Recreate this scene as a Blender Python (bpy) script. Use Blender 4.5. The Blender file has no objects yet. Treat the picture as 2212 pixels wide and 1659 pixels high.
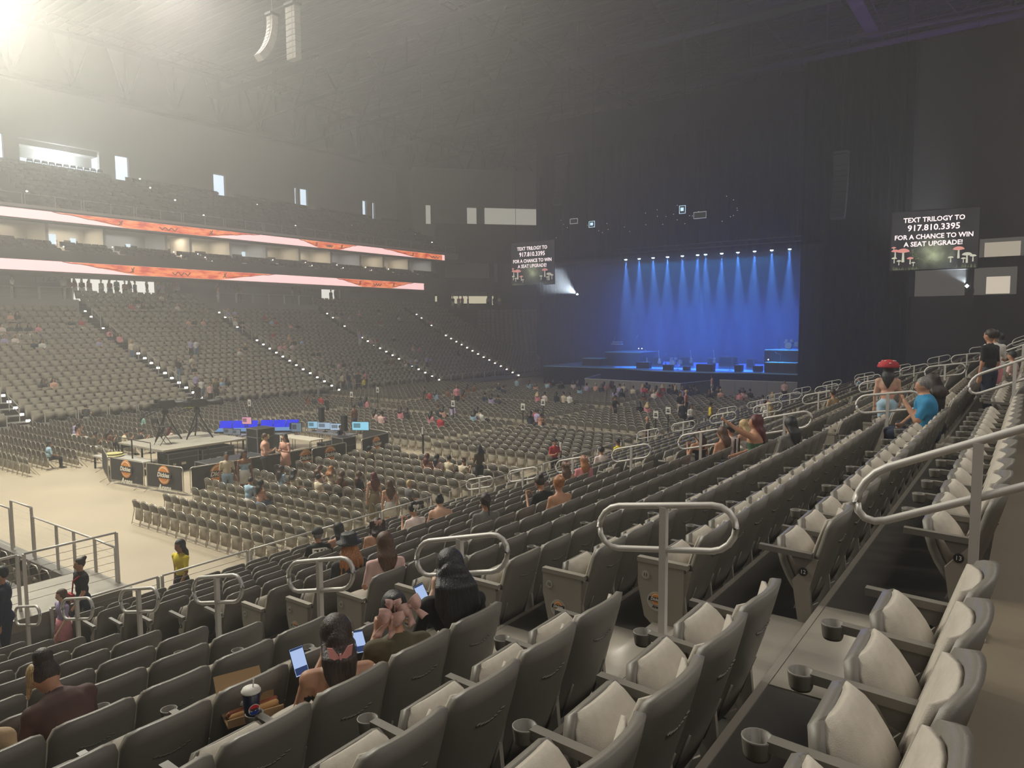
import bpy, math, random
import numpy as np
from mathutils import Vector, Matrix
random.seed(7); rng = np.random.RandomState(11)
S = bpy.context.scene
COL = S.collection
R = math.radians
# ------------------------------------------------ camera (x runs toward the stage, y across the arena floor, z up)
cam = bpy.data.cameras.new('camera'); camo = bpy.data.objects.new('camera', cam); COL.objects.link(camo)
cu = Vector((0.58626292, 0.07140049, 0.80696825)); cv = Vector((-0.81009075, 0.04308193, 0.58471953)); cz = Vector((-0.00698351, 0.99651689, -0.08309821))
CAMP = Vector((0, 0, 6.0))
rt = Vector((cu.x, cv.x, cz.x)); up = Vector((cu.y, cv.y, cz.y)); fw = Vector((cu.z, cv.z, cz.z))
m = Matrix((rt, up, -fw)).transposed().to_4x4(); m.translation = CAMP
camo.matrix_world = m
FPX = 1554.02
cam.sensor_width = 36; cam.lens = FPX / 2212 * 36; cam.clip_start = .05; cam.clip_end = 400
S.camera = camo
def px(x, y, z):
    d = Vector((x, y, z)) - CAMP; w = d.dot(fw)
    if w < .3: return (-9999, -9999, w)
    return (1106 + FPX * d.dot(rt) / w, 829.5 - FPX * d.dot(up) / w, w)
def inview(x, y, z, mg=60):
    a, b, w = px(x, y, z)
    return w > 0 and -mg < a < 2212 + mg and -mg < b < 1659 + mg
# ------------------------------------------------ world, lights, exposure
S.view_settings.view_transform = 'Standard'; S.view_settings.look = 'None'
S.view_settings.gamma = 1; S.view_settings.use_curve_mapping = False
S.view_settings.exposure = 0.0
w = bpy.data.worlds.new('world'); S.world = w; w.use_nodes = True
w.node_tree.nodes['Background'].inputs[0].default_value = (.055, .05, .048, 1)
w.node_tree.nodes['Background'].inputs[1].default_value = 0.12
S.cycles.max_bounces = 5; S.cycles.diffuse_bounces = 2; S.cycles.glossy_bounces = 2
S.cycles.transmission_bounces = 3; S.cycles.volume_bounces = 0; S.cycles.transparent_max_bounces = 6
S.cycles.volume_step_rate = 4; S.cycles.volume_max_steps = 64
S.cycles.caustics_reflective = False; S.cycles.caustics_refractive = False
S.cycles.sample_clamp_indirect = 4.0
S.cycles.use_denoising = True
def lamp(kind, name, loc, energy, color, target=None, **k):
    l = bpy.data.lights.new(name, kind); l.energy = energy; l.color = color
    for a, b in k.items(): setattr(l, a, b)
    o = bpy.data.objects.new(name, l); COL.objects.link(o); o.location = loc
    if target is not None:
        d = Vector(target) - Vector(loc); o.rotation_euler = d.to_track_quat('-Z', 'Y').to_euler()
    return o
WARM = (1, .94, .83)
lamp('SPOT', 'house_floodlight', (5, 38, 31), 12000, WARM, (10, 26, 0), spot_size=R(130), spot_blend=1, shadow_soft_size=3.0)
lamp('SPOT', 'house_floodlight', (28, 50, 31), 15000, WARM, (28, 34, 0), spot_size=R(130), spot_blend=1, shadow_soft_size=3.0)
lamp('SPOT', 'house_floodlight', (0, 24, 28), 15000, WARM, (3, 8, 0), spot_size=R(130), spot_blend=1, shadow_soft_size=3.0)
lamp('SPOT', 'house_floodlight', (26, 26, 28), 9000, WARM, (26, 14, 0), spot_size=R(130), spot_blend=1, shadow_soft_size=3.0)
lamp('POINT', 'glow_floodlight', (9.2, 30.4, 18.0), 17500, (1, .98, .82), shadow_soft_size=1.0)
for k in range(5): lamp('AREA', 'concourse_fill', (1 + 5 * k, -2.0, 9.5), 82 if k < 3 else 50, (1, .95, .88), (1 + 5 * k, 3.5, 3), shape='RECTANGLE', size=3.5, size_y=1.2)  # unseen fill lamps added behind the camera to lift the seat backs
# ------------------------------------------------ helpers
def mat(name, col, rough=.7, metal=0, var=.0, scale=8, bump=0, emit=None, es=1, spec=.4, bscale=None, trans=0, alpha=1):
    m = bpy.data.materials.new(name); m.use_nodes = True; nt = m.node_tree; b = nt.nodes['Principled BSDF']
    b.inputs['Base Color'].default_value = (*col, 1); b.inputs['Roughness'].default_value = rough
    b.inputs['Metallic'].default_value = metal; b.inputs['Specular IOR Level'].default_value = spec
    if trans: b.inputs['Transmission Weight'].default_value = trans
    if alpha < 1: b.inputs['Alpha'].default_value = alpha
    if emit: b.inputs['Emission Color'].default_value = (*emit, 1); b.inputs['Emission Strength'].default_value = es
    if var or bump:
        tc = nt.nodes.new('ShaderNodeTexCoord'); n = nt.nodes.new('ShaderNodeTexNoise'); n.inputs['Scale'].default_value = scale; n.inputs['Detail'].default_value = 5
        nt.links.new(tc.outputs['Object'], n.inputs['Vector'])
        if var:
            r = nt.nodes.new('ShaderNodeValToRGB'); r.color_ramp.elements[0].position = .3; r.color_ramp.elements[1].position = .7
            r.color_ramp.elements[0].color = (*[c * (1 - var) for c in col], 1); r.color_ramp.elements[1].color = (*[min(1, c * (1 + var)) for c in col], 1)
            nt.links.new(n.outputs['Fac'], r.inputs['Fac']); nt.links.new(r.outputs['Color'], b.inputs['Base Color'])
        if bump:
            n2 = n
            if bscale:
                n2 = nt.nodes.new('ShaderNodeTexNoise'); n2.inputs['Scale'].default_value = bscale; nt.links.new(tc.outputs['Object'], n2.inputs['Vector'])
            bp = nt.nodes.new('ShaderNodeBump'); bp.inputs['Strength'].default_value = bump; bp.inputs['Distance'].default_value = .01
            nt.links.new(n2.outputs['Fac'], bp.inputs['Height']); nt.links.new(bp.outputs['Normal'], b.inputs['Normal'])
    return m
def emis(name, col, s):
    m = bpy.data.materials.new(name); m.use_nodes = True; nt = m.node_tree; nt.nodes.clear()
    o = nt.nodes.new('ShaderNodeOutputMaterial'); e = nt.nodes.new('ShaderNodeEmission'); e.inputs[0].default_value = (*col, 1); e.inputs[1].default_value = s
    nt.links.new(e.outputs[0], o.inputs[0]); return m
class MB:
    def __init__(s): s.v = []; s.f = []; s.m = []; s.cm = 0
    def add(s, vs, fs, mi=None):
        b = len(s.v); s.v.extend([tuple(p) for p in vs]); s.f.extend([tuple(b + i for i in f) for f in fs])
        s.m.extend([s.cm if mi is None else mi] * len(fs)); return s
    def box(s, c, d, rot=None, mi=None):
        x, y, z = d[0] / 2, d[1] / 2, d[2] / 2
        P = [Vector((a * x, b * y, e * z)) for a in (-1, 1) for b in (-1, 1) for e in (-1, 1)]
        if rot is not None: P = [rot @ p for p in P]
        P = [p + Vector(c) for p in P]
        return s.add(P, [(0, 1, 3, 2), (4, 6, 7, 5), (0, 4, 5, 1), (2, 3, 7, 6), (0, 2, 6, 4), (1, 5, 7, 3)], mi)
    def bx(s, x0, x1, y0, y1, z0, z1, mi=None): return s.box(((x0 + x1) / 2, (y0 + y1) / 2, (z0 + z1) / 2), (abs(x1 - x0), abs(y1 - y0), abs(z1 - z0)), None, mi)
    def tube(s, pts, r, n=6, closed=False, mi=None, flat=None):
        pts = [Vector(p) for p in pts]; N = len(pts); ring = []
        rr = r if isinstance(r, (list, tuple)) else [r] * N
        pn = None
        for i, p in enumerate(pts):
            a = pts[(i - 1) % N] if (closed or i > 0) else p; b = pts[(i + 1) % N] if (closed or i < N - 1) else p
            t = (b - a); t = t.normalized() if t.length > 1e-9 else Vector((0, 0, 1))
            if pn is None:
                q = Vector((0, 0, 1)) if abs(t.z) < .9 else Vector((1, 0, 0)); pn = t.cross(q).normalized()
            pn = (pn - t * pn.dot(t)); pn = pn.normalized() if pn.length > 1e-6 else t.orthogonal().normalized()
            bn = t.cross(pn)
            ring.append([p + (pn * math.cos(2 * math.pi * (k + .5) / n) * (flat or 1) + bn * math.sin(2 * math.pi * (k + .5) / n)) * rr[i] for k in range(n)])
        vs = [q for r_ in ring for q in r_]; fs = []
        for i in range(N if closed else N - 1):
            j = (i + 1) % N
            for k in range(n): fs.append((i * n + k, i * n + (k + 1) % n, j * n + (k + 1) % n, j * n + k))
        if not closed: fs += [tuple(reversed(range(n))), tuple((N - 1) * n + k for k in range(n))]
        return s.add(vs, fs, mi)
    def lathe(s, c, prof, n=12, mi=None, axis=None):
        vs = []; fs = []; M_ = axis if axis is not None else Matrix.Identity(3)
        for (r, z) in prof:
            for k in range(n): vs.append(M_ @ Vector((r * math.cos(2 * math.pi * k / n), r * math.sin(2 * math.pi * k / n), z)) + Vector(c))
        for i in range(len(prof) - 1):
            for k in range(n): fs.append((i * n + k, i * n + (k + 1) % n, (i + 1) * n + (k + 1) % n, (i + 1) * n + k))
        if prof[0][0] > 1e-4: fs.append(tuple(reversed(range(n))))
        if prof[-1][0] > 1e-4: fs.append(tuple((len(prof) - 1) * n + k for k in range(n)))
        return s.add(vs, fs, mi)
    def prism(s, poly, axis, a, b, mi=None):   # poly 2D, extruded along axis 'x','y','z' from a to b
        n = len(poly)
        def P(p, t): return {'x': (t, p[0], p[1]), 'y': (p[0], t, p[1]), 'z': (p[0], p[1], t)}[axis]
        vs = [P(p, a) for p in poly] + [P(p, b) for p in poly]
        fs = [tuple(range(n)), tuple(reversed(range(n, 2 * n)))] + [(i, n + i, n + (i + 1) % n, (i + 1) % n) for i in range(n)]
        return s.add(vs, fs, mi)
    def grid(s, fn, nu, nv, mi=None):
        vs = [fn(i / nu, j / nv) for i in range(nu + 1) for j in range(nv + 1)]; w_ = nv + 1
        return s.add(vs, [(i * w_ + j, (i + 1) * w_ + j, (i + 1) * w_ + j + 1, i * w_ + j + 1) for i in range(nu) for j in range(nv)], mi)
    def shell(s, fn, nu, nv, th, mi=None):     # closed thick sheet; fn(a,b)->point, th vector
        T = Vector(th); w_ = nv + 1; A = [Vector(fn(i / nu, j / nv)) for i in range(nu + 1) for j in range(nv + 1)]; n = len(A)
        fs = [(i * w_ + j, (i + 1) * w_ + j, (i + 1) * w_ + j + 1, i * w_ + j + 1) for i in range(nu) for j in range(nv)]
        fs += [tuple(n + k for k in reversed(f)) for f in fs]
        ed = [i * w_ for i in range(nu + 1)] + [nu * w_ + j for j in range(1, nv + 1)] + [i * w_ + nv for i in range(nu - 1, -1, -1)] + [j for j in range(nv - 1, 0, -1)]
        for k in range(len(ed)): a, b = ed[k], ed[(k + 1) % len(ed)]; fs.append((a, n + a, n + b, b))
        return s.add(A + [p + T for p in A], fs, mi)
    def join(s, o, M_=None, mi=None):
        vs = [M_ @ Vector(p) for p in o.v] if M_ is not None else o.v
        b = len(s.v); s.v.extend([tuple(p) for p in vs]); s.f.extend([tuple(b + i for i in f) for f in o.f]); s.m.extend(o.m if mi is None else [mi] * len(o.f)); return s
    def mesh(s, name, mats, smooth=False, fixn=True):
        me = bpy.data.meshes.new(name); me.from_pydata(s.v, [], s.f)
        for m_ in (mats if isinstance(mats, (list, tuple)) else [mats]): me.materials.append(m_)
        if any(s.m): me.polygons.foreach_set('material_index', s.m)
        if fixn:
            import bmesh
            bm = bmesh.new(); bm.from_mesh(me); bmesh.ops.recalc_face_normals(bm, faces=bm.faces); bm.to_mesh(me); bm.free()
        if smooth: me.polygons.foreach_set('use_smooth', [True] * len(me.polygons)); 
        me.update(); return me
def link(name, me, parent=None, loc=None, rz=None):
    o = bpy.data.objects.new(name, me); COL.objects.link(o)
    if parent is not None: o.parent = parent
    if loc is not None: o.location = loc
    if rz is not None: o.rotation_euler = (0, 0, rz)
    return o
def tag(o, label=None, cat=None, group=None, kind=None):
    if label: o['label'] = label
    if cat: o['category'] = cat
    if group: o['group'] = group
    if kind: o['kind'] = kind
    return o
def thing(name, label, cat, loc=(0, 0, 0), rz=0, group=None):
    o = link(name, None, None, loc, rz); return tag(o, label, cat, group)
def part(name, mb, mats, parent, smooth=False, label=None):
    o = link(name, mb.mesh(name, mats, smooth), parent)
    if label: o['label'] = label
    return o
def struct(name, mb, mats, label, cat='structure', smooth=False):
    o = link(name, mb.mesh(name, mats, smooth)); return tag(o, label, cat, None, 'structure')
def tile(mb_proto, mats, name, placements, label, cat, parent=None, kind='stuff', group=None, smooth=False):
    """one mesh made of many placed copies; placements = list of 4x4 numpy or (x,y,z,rz,scale)"""
    V = np.array(mb_proto.v); nV = len(V); nF = len(mb_proto.f)
    lens = np.array([len(f) for f in mb_proto.f]); flat = np.array([i for f in mb_proto.f for i in f]); K = len(placements)
    P = np.array(placements, float); c, s_ = np.cos(P[:, 3]), np.sin(P[:, 3]); sc = P[:, 4]
    X = (V[None, :, 0] * c[:, None] - V[None, :, 1] * s_[:, None]) * sc[:, None] + P[:, 0:1]
    Y = (V[None, :, 0] * s_[:, None] + V[None, :, 1] * c[:, None]) * sc[:, None] + P[:, 1:2]
    Zc = V[None, :, 2] * sc[:, None] + P[:, 2:3]
    co = np.stack([X, Y, Zc], -1).reshape(-1, 3)
    me = bpy.data.meshes.new(name); me.vertices.add(K * nV); me.vertices.foreach_set('co', co.ravel().astype(np.float32))
    L = len(flat); me.loops.add(K * L); me.loops.foreach_set('vertex_index', (flat[None, :] + (np.arange(K) * nV)[:, None]).ravel().astype(np.int32))
    me.polygons.add(K * nF); st = np.concatenate([[0], np.cumsum(lens)[:-1]])
    me.polygons.foreach_set('loop_start', (st[None, :] + (np.arange(K) * L)[:, None]).ravel().astype(np.int32))
    me.polygons.foreach_set('material_index', np.tile(np.array(mb_proto.m), K).astype(np.int32))
    for m_ in (mats if isinstance(mats, (list, tuple)) else [mats]): me.materials.append(m_)
    me.update(calc_edges=True); me.validate()
    o = link(name, me, parent)
    if parent is None: tag(o, label, cat, group, kind)
    elif kind: o['kind'] = kind
    return o
def fixproto(mb):
    import bmesh
    me = mb.mesh('tmp', []); q = MB(); q.v = [tuple(v.co) for v in me.vertices]; q.f = [tuple(p.vertices) for p in me.polygons]; q.m = list(mb.m); bpy.data.meshes.remove(me); return q
_font = {}
def text_mesh(s, size, ext=.004, shear=0, bold=0):
    k = (s, size, ext, shear, bold)
    if k in _font: return _font[k]
    c = bpy.data.curves.new('txt', 'FONT'); c.body = s; c.size = size; c.extrude = ext; c.align_x = 'CENTER'; c.align_y = 'CENTER'; c.shear = shear; c.offset = bold; c.resolution_u = 2
    o = bpy.data.objects.new('txt', c); COL.objects.link(o); dg = bpy.context.evaluated_depsgraph_get(); me = bpy.data.meshes.new_from_object(o.evaluated_get(dg)); bpy.data.objects.remove(o)
    me.materials.clear(); _font[k] = me; return me
def text(name, s, size, mat_, parent, M_, ext=.004, shear=0, bold=0):
    me = text_mesh(s, size, ext, shear, bold).copy(); me.materials.append(mat_); o = link(name, me, parent); o.matrix_local = M_; return o
def frame(origin, xdir, ydir):   # matrix: local x along xdir, local y (up of text) along ydir
    x = Vector(xdir).normalized(); y = Vector(ydir); y = (y - x * y.dot(x)).normalized(); z_ = x.cross(y)
    m_ = Matrix((x, y, z_)).transposed().to_4x4(); m_.translation = Vector(origin); return m_
ORD = ['zeroth', 'first', 'second', 'third', 'fourth', 'fifth', 'sixth', 'seventh', 'eighth', 'ninth', 'tenth', 'eleventh', 'twelfth', 'thirteenth', 'fourteenth', 'fifteenth', 'sixteenth', 'seventeenth', 'eighteenth', 'nineteenth', 'twentieth']
def ordn(n):
    if n <= 20: return ORD[n]
    t = ['', '', 'twenty', 'thirty', 'forty', 'fifty', 'sixty', 'seventy', 'eighty', 'ninety'][n // 10]
    return (t + '-' + ORD[n % 10]) if n % 10 else t[:-1] + 'ieth'
A_, B_ = .86, .254
def nz(i): return 1.06 + A_ * (i - 1)            # nosing of near row i
def fz(i): return 4.15 - B_ * (i - 1)            # floor of near row i
def aisle_u(k, v):                                # centre line of near-stand aisle k at depth v
    return [4.25, 12.6 + .22 * v, 21.6 + .36 * v, 29.0 + .5 * v, 38 + .42 * v][k]
# people sitting in the near stand: key, row, u, hair style, hair colour, top, sleeve, bottom, pose, label
NP = [
 ('H1', 4, 3.42, 'long_wavy', 'black', 'black', 1, 'lightblue', 'phone', 'person with very long black hair in a black top holding up a phone'),
 ('H2', 4, 2.92, 'updo', 'black', 'olive', 1, 'denim', 'phone', 'person in an olive tee with big pink bows in black hair'),
 ('H3', 4, 2.47, 'half_up', 'darkbrown', 'skin', 0, 'black', 'phone', 'bare-shouldered person with dark hair and a pink butterfly clip, using a phone'),
 ('H4', 6, 1.86, 'messy_bun', 'darkbrown', 'maroon', 1, 'black', 'lean', 'person in a dark maroon shirt bent forward, hair in a messy dark and blond bun'),
 ('H5', 6, 1.32, 'short', 'darkbrown', 'tan', 1, 'black', 'lap', 'person in a tan jacket with short dark hair at the left edge'),
 ('n6', 8, 5.55, 'hat', 'ginger', 'charcoal', 1, 'black', 'lap', 'person in a black wide-brimmed hat with ginger hair and a charcoal shirt'),
 ('n7', 12, 7.85, 'cap', 'grey', 'black', 1, 'black', 'lap', 'person in a dark cap and black tee with white letters on the back'),
 ('n8', 12, 8.3, 'long', 'black', 'skin', 0, 'black', 'lap', 'bare-shouldered person with long black hair beside the one in the cap'),
 ('n9', 10, 7.62, 'pigtails', 'darkbrown', 'peach', 0, 'black', 'lap', 'person with white ribbons in dark pigtails'),
 ('n10', 7, 5.3, 'long', 'brown', 'pinkpale', 1, 'black', 'lap', 'person with a long brown braid next to the wide-brimmed hat'),
 ('n11', 11, 9.36, 'bun', 'black', 'pinkwhite', 1, 'black', 'phone', 'person in a pale pink tee with a white bow on a black bun'),
 ('n12', 11, 10.05, 'bun', 'black', 'blackstrap', 0, 'black', 'phone', 'person in a black strappy top with a high black bun looking at a phone'),
 ('n13', 8, 8.15, 'ponytail', 'darkbrown', 'grey', 1, 'denim', 'lap', 'person in a grey top with a dark ponytail holding a water bottle'),
 ('n14', 8, 9.67, 'bun', 'darkbrown', 'black', 1, 'denim', 'phone', 'person in a black top with a bun holding a phone over ripped jeans'),
 ('n15', 7, 8.8, 'updo', 'ginger', 'peach', 0, 'white', 'lap', 'person with pinned-up ginger hair beside the black top'),
 ('n16', 10, 13.15, 'long', 'brown', 'peach', 1, 'pink', 'lap', 'person in pale pink with brown hair and pink ribbons, left of a pair'),
 ('n17', 10, 13.95, 'long', 'ginger', 'pink', 1, 'pink', 'lap', 'person in pink with a lilac bow, right of a pair'),
 ('n18', 12, 17.9, 'short', 'black', 'pinkwhite', 1, 'black', 'lap', 'small person in white with black hair near the second aisle'),
 ('n19', 14, 22.2, 'short', 'black', 'yellow', 1, 'black', 'lap', 'staff member in a yellow shirt sitting low in the stand by the loop rails'),
 ('n20', 7, 14.29, 'bowhair', 'darkbrown', 'blackstrap', 0, 'black', 'phone', 'person in a black strappy top with a pink bow and a white bag strap'),
 ('n21', 6, 13.2, 'long', 'brown', 'peach', 0, 'pink', 'lap', 'person with long wavy brown hair beside the pink bow'),
 ('n22', 6, 13.7, 'cap', 'black', 'pinkwhite', 1, 'black', 'lap', 'person in a white top with black stripes and a black cap'),
 ('n23', 5, 12.2, 'long', 'darkred', 'green', 0, 'black', 'arm', 'person with dark red hair in a green top raising a phone at arm length'),
 ('n24', 4, 9.95 + 1.4, 'long', 'black', 'grey', 1, 'black', 'lap', 'person wearing white ears over dark hair'),
 ('n25', 6, 14.45, 'long', 'blond', 'white', 0, 'black', 'lap', 'person with blond hair in a white top beyond the raised arm'),
 ('n26', 2, 11.9, 'short', 'grey', 'blue', 1, 'navy', 'drink', 'older person in a bright blue tee drinking, in the second row down'),
 ('n27', 2, 12.75, 'curly', 'darkbrown', 'black', 1, 'black', 'lap', 'person with curly dark brown hair behind the blue tee'),
 ('n28', 8, 36.0, 'short', 'black', 'lightblue', 1, 'black', 'lap', 'person in a light blue tee far along the stand'),
 ('n29', 6, 22.44, 'short', 'darkbrown', 'tan', 1, 'black', 'lap', 'small person in tan far along the stand with a white cup'),
 ('n30', 11, 30.4, 'short', 'black', 'white', 1, 'black', 'lap', 'person in white seated low and far along the stand'),
 ('n31', 9, 25.0, 'long', 'blond', 'white', 1, 'white', 'lap', 'person with blond hair beside a white bag far along the stand'),
 ('n32', 1, 20.2, 'short', 'black', 'pinkpale', 1, 'white', 'lap', 'person in pale pink at the far right edge of the top row'),
]
OCCP = [(p[1], p[2]) for p in NP]
# ================================================ materials
M = {}
M['concrete'] = mat('arena_concrete', (.46, .385, .28), .45, 0, .14, .22, .05)
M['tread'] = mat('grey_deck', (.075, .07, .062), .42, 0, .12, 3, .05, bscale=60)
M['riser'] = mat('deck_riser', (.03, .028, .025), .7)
M['aisle'] = mat('aisle_steel_deck', (.34, .31, .26), .35, .3, .15, 2, .05, bscale=40)
M['nosing'] = mat('nosing_metal', (.42, .38, .32), .4, .5)
M['conc2'] = mat('concourse_concrete', (.17, .135, .09), .5, 0, .18, .8, .1)
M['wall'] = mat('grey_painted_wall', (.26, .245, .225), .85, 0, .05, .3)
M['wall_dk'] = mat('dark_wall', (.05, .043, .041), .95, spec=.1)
M['white'] = mat('white_paint', (.7, .68, .62), .7)
M['black'] = mat('black_drape', (.008, .008, .009), 1, spec=0)
M['blackp'] = mat('black_plastic', (.02, .02, .02), .5)
M['steel'] = mat('brushed_aluminium', (.68, .65, .6), .45, .2)
M['steelp'] = mat('grey_painted_steel', (.5, .47, .42), .5, .2)
M['truss'] = mat('roof_steel', (.035, .032, .033), .85)
M['roof'] = mat('roof_deck', (.022, .02, .023), .9)
M['shell'] = mat('grey_moulded_plastic', (.185, .17, .143), .42, 0, .06, 3, .12, bscale=400)
M['cush'] = mat('beige_woven_upholstery', (.47, .425, .36), .9, 0, .06, 30, .25, bscale=300)
M['iron'] = mat('grey_cast_standard', (.34, .31, .26), .5, .2)
M['glowwarm'] = emis('lit_interior', (1, .86, .62), 1.0)
M['glowcool'] = emis('lit_interior_cool', (.78, .93, 1), 1.1)
M['dot'] = emis('step_light', (1, .93, .8), 9)
M['int'] = mat('suite_wall', (.62, .58, .5), .8)
M['tv'] = mat('tv_screen', (.03, .03, .03), .3)
M['wood'] = mat('wood_door', (.28, .13, .06), .5)
# ================================================ floor and near stand
b = MB(); b.bx(-16, 74, 13.1, 46.3, -.3, 0); struct('floor', b, M['concrete'], 'bare tan concrete arena floor under the folding chairs', 'floor')
for i in range(1, 16):
    b = MB(); x1 = 49.0
    y0 = nz(i - 1) if i > 1 else .18
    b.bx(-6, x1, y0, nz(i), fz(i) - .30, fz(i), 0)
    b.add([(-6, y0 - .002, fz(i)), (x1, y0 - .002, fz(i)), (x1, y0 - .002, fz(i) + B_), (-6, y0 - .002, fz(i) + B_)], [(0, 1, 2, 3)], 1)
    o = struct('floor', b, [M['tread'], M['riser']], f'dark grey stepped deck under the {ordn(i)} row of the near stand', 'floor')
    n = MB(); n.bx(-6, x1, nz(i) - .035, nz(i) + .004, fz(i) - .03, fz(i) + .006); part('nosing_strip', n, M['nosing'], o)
    for k in range(5):                 # aisle decks and half steps
        uc = aisle_u(k, nz(i) - .4); w_ = .62
        q = MB(); q.bx(uc - w_, uc + w_, y0 + .02, nz(i) - .04, fz(i), fz(i) + .006)
        q.bx(uc - w_, uc + w_, nz(i), nz(i) + .30, fz(i + 1), fz(i) - B_ / 2)
        part('aisle_tread', q, M['aisle'], o)
b = MB(); b.bx(-8, 60, -4.5, .18, 4.1, 4.40); struct('floor', b, M['conc2'], 'brown concourse concrete behind the top row of seats', 'floor')
b = MB(); b.bx(-8, 60, 13.1, 13.2, 0, fz(15)); struct('wall_near_stand_front', b, M['wall_dk'], 'low dark wall under the front row of the near stand', 'wall')
b = MB(); b.bx(-8, 70, -4.7, -4.5, 4.1, 16); struct('wall_concourse_back', b, M['wall_dk'], 'dark wall at the back of the concourse', 'wall')
# ================================================ far stand
TOPS = [-4.97, -4.68, -4.37, -4.03, -3.72, -3.39, -3.08, -2.74, -2.38, -2.03, -1.69, -1.34, -.98, -.61, -.22, .2, .65, 1.11, 1.56, 2.02, 2.48, 2.95]
def ftop(k): return TOPS[k] + 6
def ffl(k): return ftop(k) - .80
def fnose(k): return 46.35 + .86 * k             # front edge of far row k
FAISLE = [(-4, -4), (5.2, 5.2), (16.6, 16.6), (27.9, 27.0), (39.7, 38.7), (52.2, 51.4), (64.4, 65.5)]
def fau(j, k): a, c = FAISLE[j]; return a + (c - a) * k / 21
def kmax(u):                                      # some blocks stop short under a railed platform
    if u < 28: return 18
    if 39 < u < 51: return 18
    return 21
for k in range(22):
    b = MB(); y0, y1 = fnose(k), fnose(k + 1)
    segs = [(-8, 73)] if k <= 18 else [(27.2, 38.8), (51.4, 73)]
    for a, c in segs: b.bx(a, c, y0, y1 + (.0 if k < 21 else 1.0), -0.3 if k == 0 else ffl(k) - .6, ffl(k))
    o = struct('floor', b, M['wall_dk'], f'dark stepped deck of the far stand, {ordn(k + 1)} row up from the floor', 'floor')
    for j in range(1, 7):
        if k > 18 and j in (1, 2): continue
        q = MB(); uc = fau(j, k); q.bx(uc - .55, uc + .55, y0 - .3, y1 - .32, ffl(k), ffl(k) + .02); part('aisle_tread', q, M['wall'], o)
b = MB(); b.bx(-10, 72, 46.2, 46.36, 0.05, .48, 0); b.bx(-10, 72, 46.22, 46.36, -.0, .06, 1); struct('wall_far_stand_front', b, [M['wall'], M['black']], 'low grey wall along the far edge of the floor', 'wall')
# platforms that close the short blocks
for (a, c, nm) in ((-8, 27.0, 'left'), (39.2, 51.2, 'middle')):
    b = MB(); b.bx(a, c, 62.95, 67, 6.5, 8.21); struct(f'wall_platform_{nm}', b, M['wall'], f'grey ledge wall of the railed viewing platform, {nm} block of far stand', 'wall')
# concourse wall behind far stand with lit openings (u0,u1,z0,z1)
def wall_with_holes(name, x0, x1, z0, z1, holes, y, th, m_, label, T=None):
    b = MB(); xs = sorted({x0, x1, *[h[0] for h in holes], *[h[1] for h in holes]})
    for a, c in zip(xs[:-1], xs[1:]):
        hs = sorted([h for h in holes if h[0] <= a + 1e-6 and h[1] >= c - 1e-6], key=lambda h: h[2]); z = z0
        for h in hs:
            if h[2] > z: b.bx(a, c, y, y + th, z, h[2])
            z = h[3]
        if z < z1: b.bx(a, c, y, y + th, z, z1)
    if T is not None: b.v = [tuple(T @ Vector(p)) for p in b.v]
    return struct(name, b, m_, label, 'wall')
wall_with_holes('wall_far_concourse', -10, 74, 6.0, 11.4, [(28, 35.3, 8.2, 10.65), (54.6, 57.4, 8.2, 10.7)], 66.5, .3, M['wall'], 'grey wall behind the far stand under the lower ribbon board')
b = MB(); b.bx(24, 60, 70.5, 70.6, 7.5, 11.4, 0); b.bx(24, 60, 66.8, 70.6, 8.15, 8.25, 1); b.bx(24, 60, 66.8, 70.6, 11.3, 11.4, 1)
struct('wall_far_lobby', b, [emis('lobby_glow', (1, .96, .86), 1.05), M['int']], 'bright cream concourse lobby seen through the doorways', 'wall')  # back wall emits, so the lobby lighting is put into its colour
for (uu, vv, zz, r_) in ((29.5, 68.6, 11.25, .22), (33, 68.6, 11.25, .22)):
    b = MB(); b.lathe((uu, vv, zz), [(.02, 0), (r_, 0), (r_, .04)], 12); tag(link('ceiling_light', b.mesh('ceiling_light', M['dot'])), 'small round downlight in the far lobby, ' + ('left' if uu < 30 else 'right') + ' one', 'light')
# slab under suites, lower ribbon fascia, suite tier
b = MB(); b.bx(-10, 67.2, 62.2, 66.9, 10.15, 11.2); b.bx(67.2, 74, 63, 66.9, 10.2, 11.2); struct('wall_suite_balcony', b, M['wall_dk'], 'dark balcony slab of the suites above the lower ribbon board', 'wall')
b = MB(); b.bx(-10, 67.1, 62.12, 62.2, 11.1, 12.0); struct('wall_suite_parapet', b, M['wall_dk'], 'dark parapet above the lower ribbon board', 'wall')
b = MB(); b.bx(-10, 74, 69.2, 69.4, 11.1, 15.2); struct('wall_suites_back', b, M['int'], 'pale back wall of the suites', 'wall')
b = MB(); b.bx(-10, 74, 62.3, 69.4, 14.6, 15.3); struct('ceiling', b, M['wall'], 'grey soffit above the suites', 'ceiling')
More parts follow.
